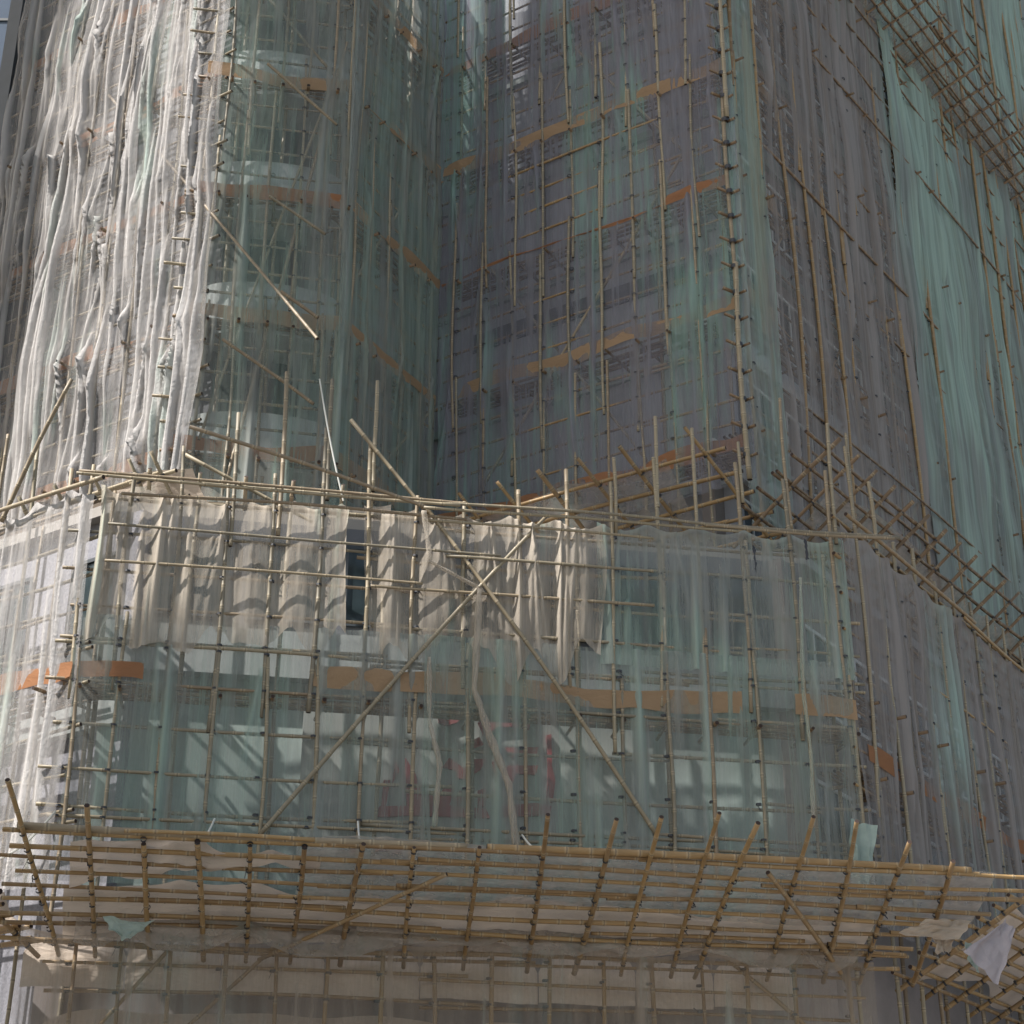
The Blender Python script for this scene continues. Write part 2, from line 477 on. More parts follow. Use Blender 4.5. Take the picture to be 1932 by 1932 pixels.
# ------------------------------------------------------------------ nets and sheets
def sheet(name, label, cat, P, us, vs, mat, group=None, uvscale=(1, 1), keep=None, gath=None):
    """grid of points P(u, v) -> (len(us), len(vs), 3) made into one cloth mesh"""
    U, V = np.meshgrid(us, vs, indexing='ij')
    pts = P(U, V)
    nu, nv = U.shape
    verts = pts.reshape(-1, 3)
    ou, ov = rng.uniform(0, 50, 2)
    uvs = np.stack([U.ravel() * uvscale[0] + ou, V.ravel() * uvscale[1] + ov], 1)
    idx = np.arange(nu * nv).reshape(nu, nv)
    f = np.stack([idx[:-1, :-1], idx[1:, :-1], idx[1:, 1:], idx[:-1, 1:]], -1).reshape(-1, 4)
    if keep is not None:
        km = keep(U, V)
        kf = (km[:-1, :-1] & km[1:, :-1] & km[1:, 1:] & km[:-1, 1:]).ravel()
        f = f[kf]
        used = np.unique(f); re = -np.ones(nu * nv, int); re[used] = np.arange(len(used))
        f = re[f]; verts = verts[used]; uvs = uvs[used]
    loc = Vector(verts[0])
    me = bpy.data.meshes.new(name)
    me.from_pydata((verts - np.array(loc)).tolist(), [], f.tolist())
    me.materials.append(mat)
    lay = me.uv_layers.new(name='UVMap')
    vi = np.empty(len(me.loops), dtype=np.int32); me.loops.foreach_get('vertex_index', vi)
    lay.data.foreach_set('uv', uvs.astype(np.float32)[vi].ravel())
    me.polygons.foreach_set('use_smooth', [True] * len(me.polygons))
    if gath is not None:
        g = gath().ravel()
        if keep is not None: g = g[used]
        at = me.attributes.new('gather', 'FLOAT', 'POINT'); at.data.foreach_set('value', g.astype(np.float32))
    o = bpy.data.objects.new(name, me); COL.objects.link(o)
    o.location = loc
    return tag(o, label, cat, group)

def wallpts(wall, U, Z, D, DU=0):
    A = np.array(wall.A); t = np.array(wall.t); n = np.array(wall.n)
    p = A + (U + DU)[..., None] * t + D[..., None] * n
    p[..., 2] = Z
    return p

def net(label, wall, u0, u1, z0, z1, off, mat, amp=0.10, freq=1.6, seed=1, bays=None, levels=None, tents=(), extra=None, ties=0.5,
        sag=0.0, du=0.05, dz=0.2, keep=None, group='scaffold safety nets', bottom=0.0, slant=0.06, billow=0.12, width=(0.025, 0.09), edge=0.0, flen=(2.0, 7.0), hem=1.3):
    """a hanging net: long narrow folds that wander and die out, short ones fanning from the points where it is tied, soft bellies between"""
    r = np.random.default_rng(seed)
    us = np.linspace(u0, u1, max(8, int((u1 - u0) / du))); vs = np.linspace(0, 1, max(8, int((z1 - z0) / dz)))
    hold = {}
    def P(U, V):
        top = z1 - (sag * np.abs(np.sin(np.pi * (U - u0) / (bays or 1.0))) if sag else 0)
        if sag: top = top + sag * 0.6 * (noise2(U * 1.1, 0 * U, seed + 40) - 0.5)
        bot = z0 + (bottom * (noise2(U * hem, 0 * U, seed + 41) - 0.5) * (1 + (0.6 * (noise2(U * hem * 3.3, 0 * U, seed + 42) - 0.2) if hem > 2 else 0)) if bottom else 0)
        Z = bot + (top - bot) * V
        H = z1 - z0
        D = np.zeros_like(U)
        fold = np.zeros_like(U)
        n = int((u1 - u0) * freq * 1.6)
        for k in range(n):                               # long hanging folds
            c = r.uniform(u0, u1); sl_ = r.normal(0, slant * 0.35); w0 = r.uniform(*width); a = amp * r.uniform(0.3, 1.0)
            zt = r.uniform(z0, z1 + 2); L = r.uniform(*flen)
            t = (zt - Z) / L
            x = U - (c + sl_ * (zt - Z) + 0.035 * (noise2(Z * 0.45, 0 * Z + k, seed + 7) - 0.5))
            env = np.clip(t, 0, 1) * np.clip(1 - t, 0, 1) * 4
            w = w0 * (0.6 + 0.8 * np.clip(t, 0, 1))
            fold = np.maximum(fold, a * np.sqrt(env) * np.exp(-(np.abs(x) / w) ** 1.4))
        tl = list(tents)
        if levels is not None and bays:
            for zl in levels:
                for c in np.arange(u0 + bays * 0.5, u1, bays):
                    if r.random() < ties: tl.append((c + r.normal(0, .05), zl + r.normal(0, .25), amp * r.uniform(0.5, 1.1)))
        for (tu, tz, h) in tl:                           # tied or propped points with folds fanning out
            x0 = np.abs(U - tu); z_ = np.abs(Z - tz)
            D = D + 0.3 * h * np.exp(-(x0 / 0.28) ** 1.3 - (z_ / 0.4) ** 1.3)
            for m in range(r.integers(3, 6)):
                dn = 1 if r.random() < 0.75 else -1
                sl_ = r.normal(0, slant * 1.6); L = r.uniform(0.8, 3.6) * (1 if dn > 0 else 0.5); a = h * r.uniform(0.35, 0.95)
                t = (tz - Z) * dn / L
                x = U - (tu + sl_ * (tz - Z))
                w = 0.018 + 0.07 * np.clip(t, 0, 1)
                fold = np.maximum(fold, np.where((t >= 0) & (t <= 1), a * (1 - np.clip(t, 0, 1)) ** 0.9 * np.exp(-(np.abs(x) / w) ** 1.3), 0))
        D = D + fold - amp * 0.3
        D = D + billow * (noise2(U * 0.9, Z * 0.35, seed + 5) - 0.5) + billow * 0.35 * (noise2(U * 2.6, Z * 0.8, seed + 6) - 0.5)
        D = D + amp * 0.10 * (noise2(U * 16, Z * 1.3, seed + 2) - 0.5) + amp * 0.05 * (noise2(U * 9, Z * 7, seed + 8) - 0.5)
        hold['g'] = np.clip(fold / (amp * 0.8), 0, 1) ** 1.2
        if sag: hold['g'] = np.maximum(hold['g'], np.exp(-(top - Z) / 0.06))
        if extra is not None:
            D = extra(U, Z, D)
        DU = edge * (noise2(Z * 0.5, 0 * Z, seed + 12) - 0.5) * np.where(np.abs(U - u0) < np.abs(U - u1), 1, -1) * np.exp(-np.minimum(U - u0, u1 - U) / 0.25) if edge else 0
        return wallpts(wall, U, Z, off + D, DU)
    return sheet('safety_net', label, 'safety net', P, us, vs, mat, group, (1, z1 - z0), keep, lambda: hold['g'])

def strip(label, wall, u0, u1, z, h, off, mat, seed=0, broken=0.0):
    us = np.linspace(u0, u1, max(6, int(abs(u1 - u0) / 0.07))); vs = np.linspace(0, 1, 5)
    def P(U, V):
        whole = np.clip((noise2(U * 0.75, 0 * U, seed + 11) - broken) / 0.03, 0.1, 1) if broken else 1.0   # torn down to a thread in places
        Z = z + h * whole * (V - 0.2) * (0.75 + 0.5 * noise2(U * 0.8, 0 * U, seed + 8)) + 0.16 * (noise2(U * 0.6, 0 * U, seed) - 0.5) + 0.06 * (noise2(U * 2.5, V * 3, seed + 5) - 0.5)
        D = off + 0.09 * (noise2(U * 1.4, V * 1.5, seed + 2) - 0.5)
        return wallpts(wall, U, Z, D)
    return sheet('orange_strip', label, 'canvas strip', P, us, vs, mat, 'orange canvas strips along the platforms', (1, 0.3))

# ------------------------------------------------------------------ the planes of the building
PLp = (-6.99, 26.60)
CH = Wall(PLp, 10.5)                                      # podium, chamfered corner front
CHW = 13.2
PRp = CH.P(CHW, 0)
PR_ = Wall((PRp.x, PRp.y), 55.5)                          # podium, right street side
PL_ = Wall(PLp, -33.0)                                    # podium, left street side (u < 0)
CLp, BRp, ICp, CRp = (-6.5, 31.1), (-3.65, 31.65), (-1.74, 34.98), (4.66, 30.83)
TL = Wall(CLp, -33.0)                                     # tower, left street side (u < 0)
TB = Wall(CLp, math.degrees(math.atan2(BRp[1] - CLp[1], BRp[0] - CLp[0])))
TBW = math.hypot(BRp[0] - CLp[0], BRp[1] - CLp[1])
TI = Wall(BRp, math.degrees(math.atan2(ICp[1] - BRp[1], ICp[0] - BRp[0])))
TIW = math.hypot(ICp[0] - BRp[0], ICp[1] - BRp[1])
TJ = Wall(ICp, math.degrees(math.atan2(CRp[1] - ICp[1], CRp[0] - ICp[0])))
TJW = math.hypot(CRp[0] - ICp[0], CRp[1] - ICp[1])
TR = Wall(CRp, 54.5)                                      # tower, right street side
FLOORS = [17.8, 20.95, 24.1, 27.2, 30.35, 33.5]
TOPZ = 34.0

# ------------------------------------------------------------------ ground
def grid_plane(name, x0, x1, y0, y1, z, mat):
    o = mesh_obj(name, [(x0, y0, z), (x1, y0, z), (x1, y1, z), (x0, y1, z)], [(0, 1, 2, 3)], mat)
    o['kind'] = 'structure'; return o
ASPH = simple_mat('concrete_road', (0.20, 0.19, 0.18), 0.9, 0.3, 2.0)
PAVE = simple_mat('paving', (0.30, 0.28, 0.26), 0.9, 0.3, 1.0)
grid_plane('ground', -1500, 1500, -1500, 1500, 0.0, ASPH)
mb = MB(); mb.quad_prism([(-60, 21.5, 0.004), (14, 21.5, 0.004), (60, 75, 0.004), (-60, 75, 0.004)], (0, 0, 0.13))
mb.obj('pavement', PAVE)['kind'] = 'structure'

# ------------------------------------------------------------------ the building behind the nets
B = empty('corner_building', CH.P(CHW / 2, 0, -3), 'grey corner building wrapped in nets, curved white balconies and pale podium', 'building')
def wall_part(name, wall, u0, u1, z0, z1, off, mat, t=0.3):
    mb = MB(); wall.box(mb, u0, u1, z0, z1, off - t, off); return mb.obj(name, mat, B)
def window(wall, u0, u1, z0, z1, off, fr=WHITE, bars=1):
    mb = MB()
    wall.box(mb, u0, u1, z0, z0 + 0.07, off, off + 0.06); wall.box(mb, u0, u1, z1 - 0.07, z1, off, off + 0.06)
    wall.box(mb, u0, u0 + 0.07, z0 + 0.07, z1 - 0.07, off, off + 0.06); wall.box(mb, u1 - 0.07, u1, z0 + 0.07, z1 - 0.07, off, off + 0.06)
    for k in range(bars):
        c = u0 + (u1 - u0) * (k + 1) / (bars + 1); wall.box(mb, c - 0.025, c + 0.025, z0 + 0.07, z1 - 0.07, off + 0.004, off + 0.05)
    f = mb.obj('window', fr, B)
    mb = MB(); wall.box(mb, u0 + 0.07, u1 - 0.07, z0 + 0.07, z1 - 0.07, off + 0.003, off + 0.02)
    mb.obj('pane', GLASS, f)
WD = -1.35
wall_part('wall', CH, 0.3, CHW - 0.3, 0.2, 11.9, WD, WALLP)
wall_part('wall', CH, 0.3, CHW - 0.3, 12.75, 14.9, WD, WALLD)
LEDGE = simple_mat('stained_ledge', (0.34, 0.365, 0.36), 0.7, 0.35, 1.2)
wall_part('ledge', CH, -0.1, CHW + 0.1, 11.9, 12.75, WD + 0.25, LEDGE, 0.55)
wall_part('wall', PL_, -16, -0.3, 0.2, 14.9, WD, PEBBLE)
wall_part('ledge', PL_, -16, -0.1, 10.9, 11.6, WD + 0.2, LEDGE, 0.2)
wall_part('wall', PR_, 0.3, 40, 0.2, 14.9, WD, WALLR)
mb = MB()
pts = [PL_.P(-16, 14.9, WD), CH.P(0.2, 14.9, WD), CH.P(CHW - 0.2, 14.9, WD), PR_.P(40, 14.9, WD), PR_.P(40, 14.9, WD - 14), PL_.P(-16, 14.9, WD - 14)]
mb.quad_prism(pts, (0, 0, 0.2)); mb.obj('podium_roof', PAVE, B)
for k in range(7):
    window(CH, 0.9 + k * 1.7, 2.35 + k * 1.7, 13.0, 14.55, WD, DARKM, 1)
for k in range(5):
    window(PL_, -1.9 - k * 2.2, -0.7 - k * 2.2, 12.0, 14.2, WD, DARKM, 1)
for k in range(14):
    for zz in (9.2, 12.2):
        window(PR_, 0.8 + k * 2.4, 2.6 + k * 2.4, zz, zz + 1.6, WD, WHITE, 2)
TD = -1.15
wall_part('wall', TL, -6.9, -0.6, 15, 50, TD, WALLD)
wall_part('wall', TB, 0.4, TBW - 0.5, 15, 50, TD - 0.9, WALLD)
wall_part('wall', TI, 0.6, TIW + 1.4, 15, 50, TD, WALLP)  # paler tone than the facing wall stands in for reflected light
wall_part('wall', TJ, -1.2, TJW - 0.8, 15, 50, TD, WALLG)
wall_part('wall', TR, 0.7, 40, 15, 52, TD, WALLR)
for z in FLOORS[:5]:
    wall_part('ledge', TJ, -1.0, TJW - 0.9, z - 0.25, z - 0.05, TD + 0.1, WALLP, 0.1)
for zz in [15.9, 19.0, 22.2, 25.3, 28.4, 31.6, 34.8, 38, 41.2, 44.4]:
    for k in range(11): window(TR, 1.6 + k * 2.6, 3.6 + k * 2.6, zz, zz + 1.7, TD, WHITE, 2)
    wall_part('ledge', TR, 0.6, 38, zz - 1.0, zz - 0.55, TD + 0.12, WHITE if zz < 23 else WALLP, 0.12)
(ua, za), (ub, zb) = TJ.at(835, 640, TD), TJ.at(1380, 462, TD)
mb = MB(); TJ.box(mb, 0.2, TJW - 0.9, 22.75, 23.2, TD, TD + 0.08); mb.obj('pipe', DARKM, B)
BALC = simple_mat('grimy_white_paint', (0.44, 0.48, 0.475), 0.7, 0.4, 1.1)
def balcony(z):
    """rounded parapet with its slab"""
    n = 22; vs = []; fs = []; m = len(range(n + 1))
    prof = [(0.0, 0.0), (0.0, 1.25), (-0.12, 1.25), (-0.12, 0.16), (-1.2, 0.16), (-1.2, 0.0)]
    for i in range(n + 1):
        a = math.pi * i / n
        uu = TBW / 2 - math.cos(a) * (TBW / 2 + 0.05)
        bul = 0.75 * math.sin(a) ** 0.75
        for (o, h) in prof:
            vs.append(TB.P(TBW / 2 + (uu - TBW / 2) * (1 + o * 0.08), z + h, TD + 0.1 + max(-0.6, bul + o)))
    k = len(prof)
    for i in range(n):
        for j in range(k):
            fs.append((i * k + j, (i + 1) * k + j, (i + 1) * k + (j + 1) % k, i * k + (j + 1) % k))
    fs.append(tuple(range(k))); fs.append(tuple(n * k + j for j in range(k - 1, -1, -1)))
    mesh_obj('balcony', vs, fs, BALC, B)
wall_part('party_wall', TL, -7.6, -7.12, 15, 50, 0.12, DARKM, 2.2)
for z in FLOORS[:5]: balcony(z - 0.15)

# neighbour tower and added sun blockers --------------------------------------------------------------------
def glass_tower(name, x0, x1, y0, y1, h, label, mat, dz=3.6, dx=1.6):
    r = empty(name, ((x0 + x1) / 2, (y0 + y1) / 2, 0), label, 'building')
    mb = MB(); mb.quad_prism([(x0, y0, 0), (x1, y0, 0), (x1, y1, 0), (x0, y1, 0)], (0, 0, h)); mb.obj('curtain_wall', mat, r)
    mb = MB(); z = dz
    while z < h:
        mb.quad_prism([(x0 - .06, y0 - .06, z), (x1 + .06, y0 - .06, z), (x1 + .06, y1 + .06, z), (x0 - .06, y1 + .06, z)], (0, 0, 0.12)); z += dz
    x = x0 + dx
    while x < x1:
        mb.quad_prism([(x, y0 - .09, 0), (x + .08, y0 - .09, 0), (x + .08, y0 - .01, 0), (x, y0 - .01, 0)], (0, 0, h)); x += dx
    mb.obj('mullion_grid', DARKM, r); return r
glass_tower('office_tower', -44, -19.5, 56, 80, 62, 'blue glass office tower with thin dark mullions at the far left edge', BLUEGL)

# added unseen blocker: shades the recess, its gap lets sun reach the podium
SHIFT = sdir * (9.5 / CH.n.dot(sdir))
def cast(p):
    """where the sun's ray through p crosses the plane of the corner front"""
    q = p + sdir * ((CH.A - p).dot(CH.n) / sdir.dot(CH.n)); return (q - CH.A).dot(CH.t), q.z
UE, ZE = cast(TL.P(0.15, 16.2, 0.3))
def slab_pt(u, z, off=0.0): return CH.P(u, z, off) + SHIFT
sb = empty('shade_slab', Vector((slab_pt(6, 0).x, slab_pt(6, 0).y, 0)), 'unseen slim slab added to shade the recess, with a gap that lets sun onto the podium', 'building')
def slab_box(m, u0, u1, z0, z1, o0=0.0, o1=1.2):
    m.quad_prism([slab_pt(u0, z0, o0), slab_pt(u1, z0, o0), slab_pt(u1, z1, o0), slab_pt(u0, z1, o0)], CH.n * (o1 - o0))
mb = MB()
RISE = 1.2 / CH.n.dot(sdir) * sdir.z                         # how far a sunray climbs while crossing the block
slab_box(mb, 0.4, 17, -SHIFT.z, 12.3); slab_box(mb, 8.7, 17, 12.3, 15.5 + RISE); slab_box(mb, 0.2, 17, 15.5 + RISE, 76); slab_box(mb, UE, 0.2, ZE + RISE, 76)
mb.obj('wall', WALLP, sb)
mb = MB()
for k in range(11):
    slab_box(mb, 1.0, 16, 20.5 + 3.2 * k, 22.0 + 3.2 * k, 1.2, 1.23)
for k in range(8): slab_box(mb, 1.0, 16, 9.5 - 3.2 * k, 11.0 - 3.2 * k, 1.2, 1.23)
mb.obj('slab_band', GLASS, sb)  # dark bands on the added slab

U2 = cast(TL.P(-6.7, 24, 0.3))[0]  # added unseen stepped slab that shades the far left net
sb2 = empty('shade_steps', Vector((slab_pt(U2 - 4, 0).x, slab_pt(U2 - 4, 0).y, 0)), 'unseen stepped slab added to shade the far left net', 'building')
mb = MB()
for k in range(26):
    e = (0.0, 1.6, 0.7, -0.6, 0.9, -0.3)[k % 6]
    slab_box(mb, U2 - 9, U2 + e, -SHIFT.z + 4.2 * k, -SHIFT.z + 4.2 * (k + 1))
mb.obj('wall', WALLG, sb2)

# ------------------------------------------------------------------ scaffolds
# podium, chamfer front
px_poles = [150, 232, 322, 414, 506, 600, 690, 782, 880, 982, 1076, 1162, 1246, 1326, 1410, 1500, 1585]
pod_us = [CH.at(x + (x - 900) * 0.02, 1300)[0] for x in px_poles]
tips_px = [(175, 900), (250, 905), (372, 860), (470, 797), (568, 717), (643, 732), (728, 726), (802, 953), (880, 955), (980, 940), (1070, 888), (1155, 880), (1248, 800), (1325, 815), (1402, 850), (1455, 750), (1560, 810)]
tops = [max(14.95, CH.at(x, y)[1]) for x, y in tips_px]
pod_rails = [CH.at(880, y)[1] for y in (995, 1058, 1125, 1192, 1250, 1262, 1330, 1408, 1491, 1560, 1578)]
PZ = CH.at(880, 1325)[1]
scaffold(CH, pod_us, 7.4, 15.2, pod_rails, 'pale bamboo grid across the corner front above the lower fan, with crossing braces', BAMG, BAMG, [PZ], 0.15,
         braces=[((490, 1575), (1030, 975)), ((805, 958), (1240, 1575))], tops=tops, seglen=5.0, boff=0.12, poff=0.0)
# lower street level rails
low_us = pod_us
LOWR = [CH.at(880, y)[1] for y in (1810, 1845, 1895)]
scaffold(CH, [u + 0.42 for u in pod_us[:-1:1]], 3.6, CH.at(880, 1790)[1], LOWR + [LOWR[0] - 2.0], 'brown bamboo grid under the lower fan in front of tan canvas', BAM, BAM,
         off=-0.12, inner=False, braces=[((190, 1932), (320, 1790)), ((355, 1935), (560, 1745)), ((1360, 1800), (1520, 1935))])
pr_ = empty('guard_rail', CH.P(0, 15.03, 0.25), 'pale double bamboo rail along the top edge of the corner front net, with rails added below for their shadow bands', 'scaffold rail')
for z_ in pod_rails:
    if 12.6 < z_ < 14.8: run('rail', CH, 0.4, 9.6, z_ + 0.05, pr_, BAMG, True, 0.15, 6, 0.7, 0.027)  # rails added in front of the net to cast shadow bands on it
for k in range(2):
    run('rail', CH, -0.3, CHW + 0.9, 14.80 - 0.07 * k, pr_, BAMG, True, 0.24 + 0.03 * k, 6, 0.7, 0.03)
run('rail', PL_, -9, 0.3, 14.75, pr_, BAMG, True, 0.26, 6, 0.7, 0.038)
run('rail', PR_, -0.1, 21, 15.16, pr_, BAM, True, 0.2, 7, 0.7, 0.036)
# podium, left side
us = [-0.75 - 0.85 * k for k in range(9)]
lr = [r_ for r_ in pod_rails]
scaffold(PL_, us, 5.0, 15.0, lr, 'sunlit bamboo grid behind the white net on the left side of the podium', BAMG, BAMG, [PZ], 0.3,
         tops=[15.2 + random.uniform(0, 1.6) for _ in us], seglen=6, rail_u=(-9.0, 0.0))
# podium, right side
us = [0.6 + 1.0 * k for k in range(20)]
scaffold(PR_, us, 5.0, 15.3, [9.4 + 0.72 * k for k in range(9)], 'brown bamboo grid behind dusty nets on the right side of the podium', BAMG, BAM, [10.6, 12.0], 0.3,
         tops=[15.4 + (random.uniform(0.5, 2.4) if k < 2 else random.uniform(0, .4)) for k in range(20)], seglen=7, rail_u=(0.0, 21))
def frails(z0, z1, n): return [z0 + (z1 - z0) * k / (n - 1) for k in range(n)]
RZ = [z + d for z in FLOORS[:5] for d in (0.55, 1.15, 1.8, 2.45)]
scaffold(TL, [-0.25 - 0.9 * k for k in range(8)], 16.2, TOPZ, RZ, 'bamboo grid half hidden under bleached nets on the left side of the tower', BAMG, BAMG, FLOORS[:5], 0.32,
         rail_u=(-7.1, 0.1), seglen=7, braces=[((320, 270), (700, 760)), ((80, 60), (620, 640))] and [((205, 180), (600, 640))])
tb_us = [0.12, 0.72, 1.3, 1.9, 2.5, TBW - 0.05]
scaffold(TB, tb_us, 16.0, TOPZ, RZ, 'bamboo grid in front of the curved white balconies', BAMG, BAMG,  FLOORS[:5], 0.14, seglen=6, poff=-0.05, roff=-0.1, rail_u=(-0.55, TBW - 0.1),
         braces=[((400, 1000), (655, 80)), ((375, 830), (640, 130)), ((510, 0), (660, 175))])
scaffold(TI, [0.45, 1.1, 1.8, 2.5, 3.2, TIW - 0.1], 15.6, TOPZ, RZ, 'bamboo grid with dense slatted platforms on the inner left side of the recess', BAMG, BAM,  FLOORS[:5], 0.14, seglen=6, poff=-0.05, roff=-0.1,
         rail_u=(0.25, TIW - 0.1), braces=[((650, 560), (800, 330)), ((660, 310), (800, 150)), ((700, 905), (820, 770))])
tj_us = [0.55 + 0.78 * k for k in range(9)]
scaffold(TJ, tj_us, 15.4, TOPZ, [z + d for z in FLOORS[:5] for d in (0.5, 1.1, 1.7, 2.3)], 'regular bamboo grid on the shaded right wall of the recess', BAMG, BAM,  FLOORS[:5], 0.16, seglen=5.5, poff=0.01, roff=-0.08,
         rail_u=(0.15, TJW - 0.2), braces=[((861, 430), (1255, 912)), ((1035, 43), (1288, 284)), ((1288, 290), (908, 922)), ((1118, 40), (888, 447))])
# corner standard, bare and pale
cs = empty('corner_standard', TJ.P(TJW + 0.12, 16.8, 0.12), 'pale bare bamboo corner post with short crossed bamboo ends at every lift', 'scaffold pole')
run('pole', TJ, 16.9, TOPZ, TJW + 0.06, cs, BAMG, False, 0.16, 5, 0.8, 0.05)
zz = 17.4; L_ = Lash()
while zz < 33:
    c = TJ.P(TJW + 0.06, zz, 0.16)
    bamboo('stub', c - TJ.n * 0.08, c - TJ.n * 0.04 - TJ.t * 0.24 + TJ.n * 0.15 + Vector((0, 0, 0.14)), cs, BAMD, 0.032)
    bamboo('stub', c - TJ.n * 0.08, c - TJ.n * 0.08 + TJ.t * 0.2 + Vector((0, 0, 0.02)), cs, BAMD, 0.032)
    L_.ring(c, (0, 0, 1), 0.07, 0.09); zz += 0.63
L_.obj(cs)
# tower, right side
scaffold(TR, [0.5 + 1.05 * k for k in range(25)], 15.2, 48, [15.6 + 1.05 * k for k in range(30)], 'brown bamboo grid deep behind hanging net strips on the right side of the tower', BAM, BAMD,
         [18.4 + 3.15 * k for k in range(8)], 0.25, seglen=12, rail_u=(0.5, 27), inner=False, pr=0.045,
         braces=[((1440, 520), (1560, 290)), ((1560, 720), (1700, 420)), ((1700, 1010), (1860, 740))], tie=True)

# ------------------------------------------------------------------ catch fans
# big lower fan along the corner front
zi = CH.at(880, 1800, 0.1)[1]
zo = CH.at(880, 1604, 2.3)[1]
RIBS = [((103, 1764), (15, 1462)), ((182, 1744), (165, 1511)), ((283, 1781), (272, 1584)), ((382, 1801), (373, 1581)), ((464, 1797), (472, 1588)), ((550, 1784), (575, 1589)),
        ((646, 1784), (685, 1584)), ((763, 1784), (781, 1591)), ((876, 1788), (905, 1591)), ((995, 1794), (1033, 1528)), ((1088, 1821), (1163, 1538)), ((1175, 1821), (1246, 1534)),
        ((1270, 1821), (1356, 1526)), ((1318, 1821), (1428, 1544)), ((1448, 1798), (1533, 1534)), ((1551, 1798), (1614, 1541)), ((1624, 1811), (1713, 1581)), ((1725, 1828), (1796, 1616))]
def rib_fit(q):
    """where a rib meets the wall line and where its tip ends in the plane of the fan"""
    ub = CH.at(q[0][0], q[0][1], 0.1)[0]
    best = None
    for i in range(90, 175):
        k = i / 100
        u, z = CH.at(q[1][0], q[1][1], 0.1 + 2.2 * k)
        e = abs(z - (zi + (zo - zi) * k))
        if best is None or e < best[0]: best = (e, k, u)
    return ub, best[2], best[1] - 1.0
rf = [rib_fit(q) for q in RIBS]
lf, S_lf, up_lf = fan(CH, -0.5, CHW + 0.9, zi, zo, 0.1, 2.3, 9, [q[0] for q in rf], 'long lower bamboo fan jutting over the street below the corner front', BAM,
                      [q[2] for q in rf], utops=[q[1] for q in rf], rail_ends=lambda k: (-0.5 + 0.1 * k, CHW + 0.3 + 2.4 * max(0, k - 0.25)), skew=0.0, r=0.037, dbl=0.25)
zcol = [((30, 1575), (870, 1602), 0.03), ((870, 1602), (1735, 1645), 0.03)]
# thick pale edge pole of the lower fan
(ua, _), (ub, _) = CH.at(30, 1578, 2.3), CH.at(845, 1590, 2.3)
bamboo('edge_pole', S_lf(ua, 1.02) + up_lf * .03, S_lf(6.0, 1.02) + up_lf * .03, lf, BAMG, 0.055)
bamboo('edge_pole', S_lf(6.3, 1.02) + up_lf * .03, S_lf(CHW + .7, 1.02) + up_lf * .03, lf, BAM, 0.052)
bamboo('brace', S_lf(0.75 + 2.4, -0.05) - up_lf * .16, S_lf(0.75 + 5.0, 0.85) - up_lf * .16, lf, BAM, 0.038) and None
bamboo('brace', S_lf(CHW - 0.6, -0.05) - up_lf * .16, S_lf(CHW - 2.6, 1.0) - up_lf * .16, lf, BAM, 0.045)
# left and right returns of the lower fan
fan(PL_, -6.0, -0.2, zi, zo, 0.1, 2.2, 9, [-5.2, -4.2, -3.2, -2.2, -1.2, -0.3], 'left return of the lower bamboo fan with sunlit sagging canvas', BAM, skew=0.0)
fan(PR_, 0.6, 14, zi, zo, 0.1, 2.1, 9, [0.9 + 1.05 * k for k in range(12)], 'right return of the lower bamboo fan running back along the side street', BAM, skew=0.0)
# upper fans at the foot of the tower
UZ0, UZ1 = 15.75, 17.0
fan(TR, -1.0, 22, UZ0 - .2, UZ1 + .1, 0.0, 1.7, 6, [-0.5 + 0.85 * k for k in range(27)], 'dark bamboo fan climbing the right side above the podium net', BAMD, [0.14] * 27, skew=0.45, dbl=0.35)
fan(TJ, 0.5, TJW + 0.6, UZ0 - .1, UZ1 - .1, 0.0, 1.5, 5, [0.9 + 0.95 * k for k in range(7)] + [TJW + .35], 'bamboo fan at the foot of the recess right wall, ribs leaning out', BAM, [0.35] * 8, skew=-0.5, dbl=0.2)
fan(TB, -0.9, TBW + 1.1, 15.3, 16.4, 0.1, 1.3, 5, [-0.6, 0.3, 1.2, 2.1, 3.0, 3.6], 'bamboo fan in front of the lowest curved balcony', BAMG, [0.15] * 6, dbl=0.2)
fan(TL, -7.5, 0.9, 15.3, 16.5, 0.1, 1.25, 4, [-6.9, -5.9, -4.9, -3.9, -2.9, -1.9, -0.9, 0.1, 0.7], 'sunlit bamboo fan along the left side above the podium net', BAMG, [0.3] * 9, dbl=0.3)
HZ = 35.3
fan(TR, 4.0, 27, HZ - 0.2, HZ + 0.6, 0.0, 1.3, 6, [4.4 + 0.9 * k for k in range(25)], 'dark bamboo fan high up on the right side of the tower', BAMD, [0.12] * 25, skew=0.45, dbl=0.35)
# loose long poles leaning over the podium edge
lp = [((358, 805), (800, 955), 'long bamboo pole slanting from the left tower corner down to the podium rail', CH, 1.0),
      ((348, 857), (590, 985), 'shorter bamboo pole slanting across the balcony fan', CH, -0.8),
      ((420, 640), (592, 762), 'bamboo pole slanting across the net below the lower balcony', TB, 0.35),
      ((505, 120), (636, 236), 'bamboo pole slanting across the upper balcony net', TB, 0.35),
      ((508, 370), (614, 442), 'bamboo pole slanting across the middle balcony net', TB, 0.35),
      ((530, 550), (600, 600), 'short bamboo pole slanting above the third balcony', TB, 0.35),
      ((2, 985), (135, 715), 'bamboo pole leaning against the bleached left net', PL_, 0.15),
      ((662, 792), (800, 960), 'grey bamboo pole leaning into the recess above the podium rail', CH, 0.1)]
for q0, q1, lab, w, of in lp:
    (ua, za), (ub, zb) = w.at(*q0, off=of), w.at(*q1, off=of)
    tag(bamboo('bamboo_pole', w.P(ua, za, of), w.P(ub, zb, of), None, BAMG, 0.036), lab, 'bamboo pole', 'loose slanting bamboo poles')

